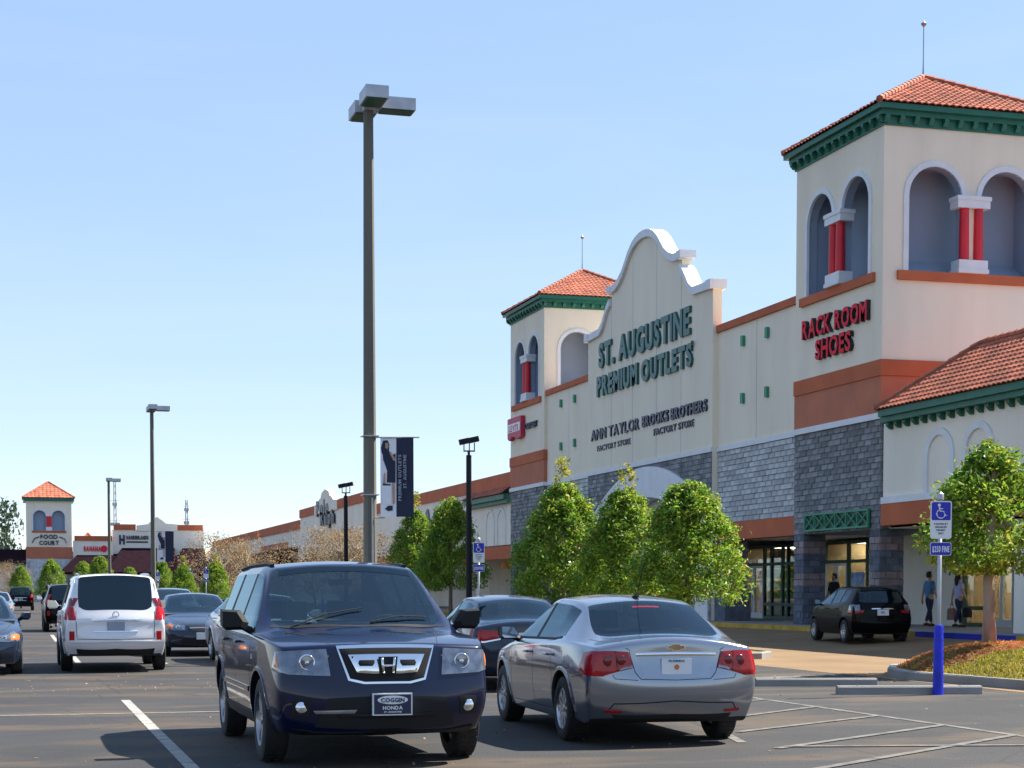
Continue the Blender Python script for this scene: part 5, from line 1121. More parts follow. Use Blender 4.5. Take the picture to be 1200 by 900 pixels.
    p=c.cast('t',0,-1.33); c.patch('brake_light',[('t',-.14,-1.30),('t',.14,-1.30)],[('t',-.14,-1.335),('t',.14,-1.335)],'lamp_red_deep',.004,2,4)
    for sg in(1,-1): c.patch('window_trim',[('s',.70,.995,sg),('s',.3,1.0,sg),('s',-.9,1.02,sg),('s',-1.2,1.04,sg)],[('s',.70,.975,sg),('s',.3,.98,sg),('s',-.9,1.0,sg),('s',-1.2,1.02,sg)],'black_trim',.006,1,6)
    c.headlights_simple((.42,.60,.78),.66,.74)
    return c
def headlights_simple(c,xs,za,zb,m='lamp_clear'):
    y0=c.sp['T'][0][0][1]
    c.patch('headlight',[('f',xs[0],zb-.02),('f',xs[1],zb),('s',y0-.22,zb+.05)],[('f',xs[0],za),('f',xs[1],za-.01),('s',y0-.14,za+.0)],m,.012,4,6,mirror=True)
    for sg in(1,-1):
        p=c.cast('f',sg*xs[1]*.9,(za+zb)/2); mb=MB(); mb.lathe([(0,.01),(.03,.016),(.045,.018),(.05,.008)],12,(p.x,p.y,p.z),axis='y'); mb.build('headlight_reflector','lamp_bulb',c.t,smooth=True,local=True)
Car.headlights_simple=headlights_simple
def sedan_front(c,grille='under'):
    c.headlights_simple((.40,.62),.60,.72); c.patch('grille',[('f',-.33,.70),('f',0,.71),('f',.33,.70)],[('f',-.28,.58),('f',0,.57),('f',.28,.58)],grille,.014,4,6); c.patch('grille_bar',[('f',-.30,.65),('f',.30,.65)],[('f',-.29,.63),('f',.29,.63)],'chrome',.026,1,10)
    c.patch('bumper_opening',[('f',-.46,.42),('f',.46,.42)],[('f',-.52,.30),('f',.52,.30)],'under',.01,3,10); c.plate('f',.47,m='sign_white'); c.doors(); c.mirror_(.62,.97,.19,.14,None); c.handles((.04,-.86),.85); c.seam([('f',.36,.73),('t',.60,1.7),('t',.74,1.0)],.007)
    c.patch('turn_signal',[('f',.66,.70),('s',1.88,.72)],[('f',.67,.62),('s',1.90,.63)],'lamp_amber',.016,3,4,mirror=True)
def sedan_rear(c):
    c.patch('tail_light',[('r',.44,.905),('r',.66,.92),('s',-1.95,.90)],[('r',.44,.80),('r',.66,.755),('s',-2.0,.76)],'lamp_red',.016,6,6,mirror=True); c.patch('tail_light_rim',[('r',.42,.795),('r',.66,.752),('s',-2.0,.755)],[('r',.42,.775),('r',.66,.73),('s',-2.0,.735)],'chrome',.016,1,6,mirror=True)
    c.plate('r',.80); c.doors(); c.mirror_(.62,.97,.20,.15,None); c.handles((.04,-.86),.85); c.seam([('r',.43,.92),('r',.40,.70),('r',0,.69)],.007); c.seam([('r',.44,.93),('t',.60,-2.1),('t',.72,-1.80)],.006); c.headlights_simple((.40,.62),.60,.72)
def suv_rear(c,paint='paint_white',detail=True):
    c.patch('tail_light',[('r',.74,1.20),('r',.82,1.19),('s',-2.22,1.17)],[('r',.70,.96),('r',.82,.96),('s',-2.18,.97)],'lamp_red',.014,5,4,mirror=True)
    if detail: c.patch('tail_light_top',[('r',.655,1.36),('r',.70,1.36),('s',-2.17,1.34)],[('r',.735,1.21),('r',.81,1.20),('s',-2.20,1.18)],'lamp_red_deep',.012,4,4,mirror=True)
    c.patch('bumper_lamp',[('r',.73,.76),('r',.82,.76)],[('r',.73,.60),('r',.82,.60)],'lamp_red',.012,3,3,mirror=True)
    c.seam([('r',.70,1.12),('r',.685,.62),('r',0,.605)],.010); c.patch('plate_surround',[('r',-.44,.975),('r',0,.985),('r',.44,.975)],[('r',-.40,.945),('r',0,.95),('r',.40,.945)],'chrome',.016,2,8); c.patch('plate_surround',[('r',-.40,.76),('r',.40,.76)],[('r',-.40,.745),('r',.40,.745)],'chrome',.012,1,8)
    c.plate('r',.855,.31,.155,'print_grey'); c.patch('bumper_step',[('r',-.80,.585),('r',0,.595),('r',.80,.585)],[('r',-.80,.555),('r',0,.56),('r',.80,.555)],paint,.02,2,10); c.patch('bumper_underside',[('r',-.70,.44),('r',0,.44),('r',.70,.44)],[('r',-.68,.35),('r',0,.35),('r',.68,.35)],'under',.01,3,8)
    c.doors(); c.mirror_(.72,1.15,.22,.17,None); c.handles((.16,-.80),1.02); c.patch('roof_rail',[('t',.60,.0),('t',.61,-1.9)],[('t',.64,.0),('t',.65,-1.9)],'rim_silver',.05,2,14,mirror=True)
    c.headlights_simple((.45,.66),.80,.97); c.patch('side_step',[('s',.90,.36),('s',-.90,.36)],[('s',.90,.31),('s',-.90,.31)],'black_trim',.03,2,10,mirror=True)
    p=c.cast('r',0,1.2); mb=MB(); mb.tube([(0,-2.40,1.17),(.30,-2.385,1.22)],.010,5); mb.build('rear_wiper','under',c.t,local=True)
P_=build_pilot((2.98,16.45,0),PI)
CZ=build_cruze((6.17,17.65,0.0),-R(3))
c=Car('parked_sedan','dark slate sedan parked between the blue suv and the silver sedan',make_sedan(.90,1.44),'paint_slate',(7.45,26.6,0),-R(5)); sedan_rear(c)
c=Car('driving_suv','white suv seen from behind in the lane at left',make_suv(.945,1.84,slope=.10),'paint_white',(1.72,34.6,0),R(0),glass='glass_dark',rim='five',levels=3); suv_rear(c)
p=c.cast('r',0,1.06); mb=MB(); mb.lathe([(.045,-.012),(.055,-.015),(.065,-.012),(.055,-.005)],18,(0,p.y-.004,1.06),axis='y',closed=True); mb.tube([(-.03,p.y-.016,1.09),(-.01,p.y-.016,1.03),(.04,p.y-.016,1.045)],.007,5); mb.build('emblem','chrome',c.t,local=True)
c=Car('parked_sedan','dark slate sedan facing the camera just right of the white suv',make_sedan(.905,1.45),'paint_slate',(4.05,41.7,0),PI); sedan_front(c)
c=Car('parked_sedan','white sedan mostly hidden behind the blue suv showing only a front fender',make_sedan(.89,1.44),'paint_white',(4.98,36.3,0),PI+R(4)); sedan_front(c)
c=Car('parked_wagon','grey wagon facing the camera beyond the slate sedan',make_suv(.93,1.60),'paint_grey',(4.75,57.5,0),PI); c.headlights_simple((.45,.66),.82,.97); c.patch('grille',[('f',-.35,.97),('f',.35,.97)],[('f',-.3,.78),('f',.3,.78)],'under',.015,3,6); c.doors(); c.mirror_(.72,1.15,.2,.15)
c=Car('driving_suv','black suv with a highlight painted on its roof edge farther down the lane at left',make_suv(.95,1.76),'paint_black',(1.85,66.5,0),0,glass='glass_dark'); suv_rear(c,'paint_black'); c.patch('roof_edge_highlight',[('t',-.6,-2.02),('t',0,-2.06),('t',.6,-2.02)],[('t',-.6,-2.10),('t',0,-2.15),('t',.6,-2.10)],'rim_silver',.015,2,8)  # the silver strip paints a highlight along the rear roof edge
c=Car('parked_suv','tiny dark suv far down the lane near the far tower',make_suv(.95,1.8),'paint_black',(.25,136,0),0); suv_rear(c,'paint_black',False)
c=Car('parked_sedan','small pale silver sedan far away at the left edge',make_sedan(.9,1.46),'paint_lightsilver',(-1.05,88,0),PI); sedan_front(c)
c=Car('parked_sedan','dark sedan with bright headlight cut off by the left edge',make_sedan(.9,1.46),'paint_slate',(-.86,33.6,0),PI+R(2)); sedan_front(c)
c=Car('parked_wagon','blue grey wagon just behind the cut off dark sedan at the left edge',make_suv(.9,1.68),'paint_grey',(-1.75,46.5,0),PI); c.headlights_simple((.45,.66),.82,.97); c.doors(); c.mirror_(.72,1.15,.2,.15)
c=Car('driving_hatchback','small black hatchback driving along the kerb by the shop entrance',make_hatch(),'paint_black',(22.0,42.4,.125),-R(8),rim='cover'); h=c
c.patch('tail_light',[('r',.60,1.00),('r',.72,1.0),('s',-1.62,.99)],[('r',.60,.86),('r',.72,.84),('s',-1.58,.85)],'lamp_clear',.014,4,4,mirror=True); c.patch('tail_light_lower',[('r',.50,.865),('r',.70,.845),('s',-1.55,.85)],[('r',.52,.79),('r',.70,.77),('s',-1.56,.77)],'lamp_red',.016,4,4,mirror=True)
c.plate('r',.80,text=[('FL',.05,-.02,.1,'letter_navy')]); c.patch('number_plate_garnish',[('r',-.3,.91),('r',.3,.91)],[('r',-.3,.885),('r',.3,.885)],'chrome',.012,1,6); c.seam([('r',.50,1.0),('r',.48,.62),('r',0,.6)],.008); c.doors(); c.mirror_(.72,1.0,.18,.13); c.handles((.1,-.72),.90); c.headlights_simple((.36,.56),.72,.84); c.patch('spoiler',[('t',-.5,-1.50),('t',.5,-1.50)],[('t',-.5,-1.62),('t',.5,-1.62)],'paint_black',.02,2,6)
mb=MB(); p=c.cast('t',0,-.3); mb.tube([(0,-.1,p.z),(0,-.45,p.z+.28)],.005,5); mb.build('antenna','under',c.t,local=True)
# ================================================================ TREES
def crown_mesh(name,m,prof,h0,h1,rmax,n,leaf,seed,clumps=70,spread=.30,fill=.35,tilt=0):
    """many small leaf faces gathered in clumps through the crown's volume; prof(t) = relative radius at height t"""
    rg=random.Random(seed); mb=MB(); cl=[]
    for i in range(clumps):
        t=rg.random()**.9; a=rg.uniform(0,2*PI); r=rmax*prof(t)*(rg.uniform(.72,1.04) if rg.random()>fill else rg.uniform(.1,.75)); cl.append(Vector((r*math.cos(a),r*math.sin(a),h0+(h1-h0)*t)))
    for i in range(n):
        c=cl[rg.randrange(len(cl))]; t=(c.z-h0)/(h1-h0); s=spread*rmax*(.5+.5*prof(t)); p=c+Vector((rg.gauss(0,s*.42),rg.gauss(0,s*.42),rg.gauss(0,s*.45)))
        if rg.random()<.06:
            tt=rg.random(); a=rg.uniform(0,2*PI); q=rmax*prof(tt)*rg.uniform(.9,1.16); p=Vector((q*math.cos(a),q*math.sin(a),h0+(h1-h0)*tt))
        tt=(p.z-h0)/(h1-h0)
        if tt<-.03: continue
        nn=Vector((rg.gauss(0,1),rg.gauss(0,1),rg.gauss(.5,.8))).normalized(); u=nn.orthogonal().normalized(); u.rotate(__import__('mathutils').Quaternion(nn,rg.uniform(0,6.28))); v=nn.cross(u); L=leaf*rg.uniform(.6,1.35); w=L*rg.uniform(.38,.55)
        mb.quad(p-u*L*.5,p+v*w*.5+nn*L*.06,p+u*L*.5,p-v*w*.5+nn*L*.06)
    me=bpy.data.meshes.new(name); me.from_pydata(mb.v,[],mb.f); ms=m if isinstance(m,list) else [m]
    for q in ms: me.materials.append(M[q])
    if len(ms)>1: me.polygons.foreach_set('material_index',[1 if rg.random()<.16 else 0 for _ in mb.f])
    return me
def trunk_mesh(h,r,branches,seed,m='bark',hb=1.2,lean=.1,spread=.9):
    rg=random.Random(seed); mb=MB(); pts=[(0,0,-.1)]; x=y=0
    for i in range(1,7): x+=rg.gauss(0,lean*.25); y+=rg.gauss(0,lean*.25); pts.append((x,y,h*i/6))
    mb.tube(pts,[r*1.35,r,r*.92,r*.8,r*.62,r*.42,r*.15],9)
    for b in range(branches):
        t=hb/h+(1-hb/h)*rg.random()*.8; k=min(int(t*6),5); p=Vector(pts[k]).lerp(Vector(pts[k+1]),t*6-k); a=rg.uniform(0,2*PI); L=spread*(1.1-t)*rg.uniform(.7,1.2)
        q=p+Vector((math.cos(a)*L*.55,math.sin(a)*L*.55,L*.4)); e=q+Vector((math.cos(a+.3)*L*.5,math.sin(a+.3)*L*.5,L*.4)); mb.tube([p,q,e],[r*.4,r*.25,r*.08],5,False)
    me=bpy.data.meshes.new('trunk'); me.from_pydata(mb.v,[],mb.f); me.materials.append(M[m]); me.polygons.foreach_set('use_smooth',[True]*len(mb.f)); return me
cone=lambda t:(.92+.22*min(t/.16,1)) *(1-t)**.52 if t>.0 else .8
egg=lambda t:(.50+.5*min(t/.22,1))*(1 if t<.3 else max(.08,1-((t-.3)/.72)**1.35*.9))
CONE=[crown_mesh('crown',['leaf_green','leaf_yellow'],cone,1.35,4.95,1.46,20000,.125,s,230,.22,.3) for s in(1,2,3)]
WISP=[crown_mesh('crown_top',['leaf_yellow','leaf_yellow'],lambda t:.9-.5*t,4.5,5.9,.42,420,.12,s,14,.5) for s in(5,6)]
ROUND=crown_mesh('crown',['leaf_green','leaf_yellow'],egg,1.45,3.85,1.25,13000,.12,9,110,.26,.3)
TRK=[trunk_mesh(4.4,.085,9,s) for s in(1,2)]; TRM=trunk_mesh(3.9,.105,10,4,'bark_pale',1.55,.12)
def tree(loc,sc,label,crown,trunk,group=None,rz=0,wisp=None,cat='tree',name='conical_tree'):
    t=thing(name,loc,label,cat,group,rz); t.scale=sc; obj('trunk',trunk,t); obj('crown',crown,t)
    if wisp: obj('crown_top',wisp,t,kind='stuff')
    return t
G1='clipped conical trees along the shop front'
tree((14.4,45.0,.15),(.96,.96,.84),'tall conical tree with thin yellow top left of the pale arch',CONE[0],TRK[0],G1,.3,WISP[0])
tree((15.3,42.5,.15),(.88,.88,.79),'middle conical tree in front of the pale arch',CONE[1],TRK[1],G1,1.1,WISP[1])
tree((15.36,38.2,.15),(.93,.93,.78),'bushiest conical tree, right of the pale arch',CONE[2],TRK[0],G1,2.1)
tree((18.0,79,.2),(.95,.95,1.0),'dark conical tree directly under the banner',CONE[1],TRK[1],G1,2.6,WISP[0])
tree((18.1,72.5,.2),(.98,.98,1.05),'dark conical tree just left of the second blue parking sign',CONE[2],TRK[0],G1,.9)
tree((16.6,27.0,ISLZ(Vector((16.6,27.0)))-.03),(1.0,1.0,.90),'round headed tree with pale trunk on the grassy island at right',ROUND,TRM,None,.4,None,'tree','round_tree')
mb=crown_mesh('crown_top',['leaf_yellow','leaf_tan'],lambda t:.8,3.6,4.2,.14,60,.10,8,5,.6); o=obj('crown_top',mb,[x for x in bpy.data.objects if x.name.startswith('round_tree')][0],kind='stuff')
# small far trees, copied
G2='small green trees far along the car park'
for i,(p,u,s,l) in enumerate([(2.2,118,.70,'small green tree left of the far tower base'),(5.4,150,.78,'small green tree in front of the far tower, left of a pair'),(6.6,146,.86,'brightest small green tree right of the far tower base'),(11.9,150,.80,'small dark green tree below the far shop wall'),(9.9,108,.62,'small yellow green tree between the far blue signs'),(12.1,110,.66,'taller yellow green tree right of the far blue signs'),(7.2,117,.60,'low green bush behind the second light pole'),(0.3,150,.7,'small yellow green tree at the left edge'),(21.1,110,.66,'bright green bush left of the near light pole')]):
    tree((p,u,0),(s,s,s),l,CONE[i%3],TRK[i%2],G2,i*1.3,WISP[i%2] if i in(4,5) else None)
bushy=lambda t:max(0,math.sin(PI*(.12+.86*t)))**.5
TAN=[crown_mesh('crown',['leaf_tan','leaf_tan'],bushy,1.4,5.6,2.6,4200,.13,s,150,.30,.5) for s in(21,22)]; TTR=trunk_mesh(4.9,.11,70,9,'bark_pale',1.0,.3,2.6)
for i,(p,u,s,l) in enumerate([(13.2,121,.92,'tan leafed bare tree right of the second light pole'),(16.4,128,.90,'tan leafed bare tree above the far blue signs'),(18.8,112,.95,'wide tan leafed tree left of the low floodlight pole'),(18.6,101,.86,'tan leafed tree in front of the floodlight pole'),(20.8,108,.95,'reddish tan tree left of the near light pole'),(21.0,96,.80,'thin tan tree just right of the near light pole'),(-.6,165,.7,'tan tree at the far left edge under the dark roof'),(17.5,140,.9,'tan leafed tree behind the row of far blue signs')]):
    tree((p,u,0),(s*1.12,s*1.12,s*1.05),l,TAN[i%2],TTR,'leafless looking tan trees in the far car park',i*.9,None,'tree','tan_tree')
mat('leaf_far',(.04,.075,.035),.6,.3,1.1,leaf=.3,island=.4)
FARC=crown_mesh('crown',['leaf_far'],bushy,6,15,4.5,900,.9,31,60,.34,.6); tree((-1.6,258,0),(.62,.62,.93),'tall pale green tree rising behind the far tower',FARC,trunk_mesh(13,.3,14,3,'bark',6,.5,4),None,0,None,'tree','tall_tree')
# ================================================================ LIGHT POLES
def light_pole(loc,h,label,heads,group):
    t=thing('light_pole',loc,label,'light pole',group); mb=MB(); w=.138
    pr=[(w,0),(w,.1),(w*.66,h)]
    i=0
    for r,z in pr:
        q=[(r,r*.55),(r*.55,r),(-r*.55,r),(-r,r*.55),(-r,-r*.55),(-r*.55,-r),(r*.55,-r),(r,-r*.55)]; mb.v+=[(x,y,z) for x,y in q]
    for k in range(2):
        for j in range(8): mb.f.append((k*8+j,k*8+(j+1)%8,k*8+8+(j+1)%8,k*8+8+j)); mb.m.append(0)
    mb.build('pole','concrete_pole',t,local=True)
    mb=MB(); mb.box(-.30,.30,-.30,.30,-.2,.62); mb.build('pole_base','concrete',t,local=True)
    for a in heads:
        d=Vector((math.cos(a),math.sin(a),0)); n=Vector((-d.y,d.x,0)); up=Vector((0,0,1)); c=d*.58+up*(h+.06); mb=MB()
        mb.obox(c,d,n,up,.36,.23,.12); hd=mb.build('lamp_head','galv',t,local=True)
        mb=MB(); mb.obox(c-up*.128,d,n,up,.33,.19,.012); mb.build('lamp_lens','frame_green',hd,local=True); mb=MB(); mb.obox(d*.17+up*(h+.02),d,n,up,.14,.035,.045); mb.build('lamp_arm','galv',hd,local=True)
    mb=MB(); mb.obox((0,0,h+.05),(1,0,0),(0,1,0),(0,0,1),.11,.11,.14); mb.build('pole_cap','galv',t,local=True)
    return t
GP='tall concrete light poles of the car park'
a0=-R(16)
lp=light_pole((7.0,34.9,0),11.32,'nearest tall concrete light pole with three lamp heads and a banner',(0,-PI/2,PI/2),GP)
light_pole((7.0,93.5,0),11.1,'second tall light pole behind the white suv',(0,-PI/2,PI/2),GP); light_pole((7.1,140.5,0),10.2,'farthest light pole left of the antenna mast',(0,-PI/2),GP)
mb=MB()
for z in(3.45,4.65): mb.box(-.165,.165,-.165,.165,z,z+.02)
mb.build('strap','galv',lp,local=True); mb=MB(); mb.tube([(.02,-.15,.0),(.02,-.15,3.4)],.018,6); mb.build('conduit','galv',lp,local=True)
def banner(loc,w,h,label,detail):
    t=thing('banner',loc,label,'banner','banners on the light poles',a0)
    # hangs between an upper and a lower arm; local x = away from the pole, z from the top down
    mb=MB(); mb.tube([(-.05,0,0),(w+.12,0,0)],.016,6); mb.build('arm','galv',t,local=True)
    mb=MB(); mb.tube([(-.05,0,-h-.02),(w*.2,0,-h-.02)],.016,6); mb.build('arm','galv',t,local=True)
    def sheet(x0,x1,m,nm,y=0):
        mb=MB(); N=8; n2=10; f=lambda x,z:.02*math.sin(x*7+z*2.2)
        for i in range(N):
            for k in range(n2):
                xa,xb=x0+(x1-x0)*i/N,x0+(x1-x0)*(i+1)/N; za,zb=-h*k/n2,-h*(k+1)/n2
                for off in(-.006,.006): mb.quad((xa,y+off+f(xa,za),za),(xb,y+off+f(xb,za),za),(xb,y+off+f(xb,zb),zb),(xa,y+off+f(xa,zb),zb))
        return mb.build(nm,m,t,local=True,recalc=False)
    sheet(.06,w*.52,'banner_white','banner_cloth'); sheet(w*.52,w,'banner_navy','banner_cloth')
    # printed figure: flat shapes lying on the cloth
    def flat(poly,m,nm,y): 
        mb=MB(); f=lambda x,z:.02*math.sin(x*7+z*2.2); mb.quad(*[(x*w,y+f(x*w,z*h),z*h) for x,z in poly]); mb.build(nm,m,t,local=True,recalc=False)
    flat([(.16,-.04),(.28,-.035),(.33,-.09),(.32,-.16),(.22,-.22),(.12,-.2),(.10,-.13)],'banner_navy','print_hair',-.014); flat([(.22,-.07),(.29,-.07),(.31,-.12),(.27,-.15),(.22,-.13)],'skin','print_face',-.018)
    flat([(.14,-.19),(.30,-.16),(.42,-.22),(.50,-.2),(.50,-.57),(.26,-.57),(.27,-.42),(.16,-.28)],'banner_navy','print_dress',-.016); flat([(.33,-.19),(.37,-.18),(.50,-.27),(.50,-.30),(.44,-.29)],'skin','print_arm',-.019); flat([(.40,-.57),(.48,-.57),(.485,-.82),(.44,-.85),(.42,-.84)],'skin','print_leg',-.016)
    flat([(.13,-.61),(.38,-.61),(.38,-.84),(.13,-.84)],'banner_white','print_box',-.018); flat([(.20,-.90),(.30,-.86),(.42,-.86),(.42,-.92),(.30,-.93)],'banner_navy','print_shoe',-.018); flat([(.18,-.45),(.22,-.45),(.22,-.60),(.15,-.60)],'skin','print_hand',-.018); flat([(.15,-.58),(.37,-.59),(.37,-.605),(.15,-.605)],'banner_navy','print_handle',-.020)
    if detail:
        for tx,x,L in(('ST. AUGUSTINE',.80,.42),('PREMIUM OUTLETS',.66,.58)):
            l=letters(tx,(0,0,0),(0,0,1),(-1,0,0),(0,-1,0),L*h,.085*w,.004,['print_grey']*2,t,.03,'banner_lettering',True,local=True); l.data.transform(Matrix.Translation((x*w,-.036,-h*.22-L*h))); 
    return t
banner((7.13,34.75,4.63),.74,1.62,'tall banner with a woman in a dark dress and vertical lettering on the near pole',True)
banner((7.13,93.3,4.65),.95,1.62,'small far banner in white and navy on the second pole',False)
# low dark poles with floodlights
def flood(loc,h,label):
    t=thing('floodlight_pole',loc,label,'floodlight pole','dark poles with twin floodlights',-R(14)); F=.62; mb=MB(); mb.tube([(0,0,-.2),(0,0,h*.5),(0,0,h)],[.12,.11,.10],8); mb.build('pole','black_trim',t,local=True)
    mb=MB(); mb.tube([(0,0,h),(0,0,h+.14)],.05,6); mb.box(-.20,.23,-.03,.03,h+.13,h+.18)
    for x in(-.18,.02,.21): mb.box(x-.02,x+.02,-.03,.03,h+.181,h+.46)
    mb.build('bracket','black',t,local=True)
    for x,dz in((-.18,-.02),(.19,.05)):
        mb=MB(); mb.obox((x,0,h+.53+dz),(1,0,.22),(0,1,0),(-.22,0,1),.19,.22,.09); l=mb.build('floodlight','black',t,local=True); mb=MB(); mb.obox((x,-.23,h+.53+dz),(1,0,.22),(0,1,0),(-.22,0,1),.16,.008,.065); mb.build('lens','black_trim',l,local=True)
    for s in(-1,1): pass
flood((16.3,62.5,0),6.55,'dark floodlight pole nearest the farther tower'); flood((16.1,86.5,0),6.3,'dark floodlight pole just left of the near light pole')
# ================================================================ PARKING SIGNS
def dsign(loc,label,post=True,rz=-R(12),full=True):
    t=thing('parking_sign',loc,label,'parking sign','blue disabled parking signs',rz); mb=MB(); H=2.78
    mb.tube([(0,0,-.1),(0,0,H+.06)],.03,8); mb.build('post','galv',t,local=True,smooth=True)
    mb=MB(); mb.lathe([(0,H+.14),(.045,H+.10),(.052,H+.06),(.052,H+.02),(.03,H+.018)],10); mb.build('post_cap','galv',t,local=True)
    if post:
        mb=MB(); mb.lathe([(.078,0),(.072,.5),(.066,.98),(.062,1.0),(.03,1.003)],14); mb.build('post_sleeve','post_blue',t,local=True,smooth=False)
    def plate(x0,x1,z0,z1,y,m,nm,par,r=.03,th=.006):
        P=[]
        for cx,cz,a in((x1-r,z1-r,0),(x0+r,z1-r,90),(x0+r,z0+r,180),(x1-r,z0+r,270)):
            for k in range(4): P.append((cx+r*math.cos(R(a+30*k)),cz+r*math.sin(R(a+30*k))))
        mb=MB(); mb.prism(P,(0,y,0),(1,0,0),(0,0,1),(0,-1,0),th); return mb.build(nm,m,par,local=True)
    a=plate(-.155,.155,2.24,2.78,-.035,'sign_white','sign_plate',t); b=plate(-.138,.138,2.505,2.762,-.0415,'sign_blue','blue_field',a,.02,.003)
    y=-.0455; W=lambda nm,pts,r:None
    mb=MB(); mb.lathe([(0,0),(.022,0),(.022,.003)],14,(-.03,y,2.72),axis='y')
    mb.tube([(-.028,y,2.695),(-.022,y,2.635)],.011,4); mb.tube([(-.022,y,2.635),(.035,y,2.632),(.062,y,2.565),(.085,y,2.575)],.010,4); mb.tube([(-.026,y,2.67),(.025,y,2.668)],.008,4)
    mb.tube([(-.005+.062*math.cos(q),y,2.595+.062*math.sin(q)) for q in[R(128+i*21) for i in range(12)]],.010,4); mb.build('wheelchair_symbol','sign_white',a,local=True)
    if full:
        for tx,z,w,h in(('PARKING BY',2.44,.2,.026),('DISABLED',2.395,.17,.026),('PERMIT',2.35,.13,.026),('ONLY',2.305,.085,.026)):
            l=letters(tx,(0,0,0),(1,0,0),(0,0,1),(0,-1,0),w,h,.002,['black']*2,a,.02,'sign_lettering',True,local=True); l.data.transform(Matrix.Translation((-w/2,-.0425,z)))
    c=plate(-.155,.155,2.0,2.19,-.035,'sign_white','fine_plate',t); d=plate(-.147,.147,2.008,2.182,-.0415,'sign_blue','blue_field',c,.025,.003)
    l=letters('$250 FINE',(0,0,0),(1,0,0),(0,0,1),(0,-1,0),.25,.085,.003,['sign_white']*2,c,.03,'sign_lettering',not full,local=True); 
    for o in c.children:
        if o.name.startswith('sign_lettering'): o.data.transform(Matrix.Translation((-.125,-.0455,2.052)))
    return t
dsign((12.73,22.05,0),'blue and white disabled parking sign on a blue sleeved post at right')
dsign((11.85,44.4,0),'blue and white disabled parking sign between the dark trees and the farther tower')
dsign((10.85,103.8,0),'tiny blue parking sign nearest the blue suv roof',True,0,False); dsign((10.7,112,0),'tiny blue parking sign in the middle of three',True,0,False); dsign((9.5,123,0),'tiny blue parking sign nearest the second pole',True,0,False); dsign((17.3,100.5,0),'tiny blue sign top just above the blue suv roof',True,0,False)
# ================================================================ ANTENNA MASTS
def mast(loc,h,label,dish):
    t=thing('antenna_mast',loc,label,'antenna mast','antenna masts far behind the shops'); mb=MB(); r=.5
    P=[(r*math.cos(a),r*math.sin(a)) for a in(0,2.094,4.189)]
    for x,y in P: mb.tube([(x,y,0),(x*.5,y*.5,h)],.12,4)
    n=int(h/1.6)
    for i in range(n):
        z0,z1=h*i/n,h*(i+1)/n; f=lambda z:1-.5*z/h
        for k in range(3): a,b=P[k],P[(k+1)%3]; mb.tube([(a[0]*f(z0),a[1]*f(z0),z0),(b[0]*f(z1),b[1]*f(z1),z1)],.06,3,False)
    mb.build('lattice_mast','galv',t,local=True)
    for z,w in dish: mb=MB(); mb.box(-w,w,-.25,.25,z-.35,z+.35); mb.tube([(-w-.4,0,z+.8),(w+.4,0,z+.8)],.05,4); mb.build('antenna_panel','galv',t,local=True)
mast((21.5,400,0),26,'lattice antenna mast with side panels left of the second pole',((16.5,1.1),(21,.5))); mast((37.5,400,0),22.2,'thin antenna mast with small dishes right of the second pole',((20.0,.5),(17,.6),(14.8,.5)))
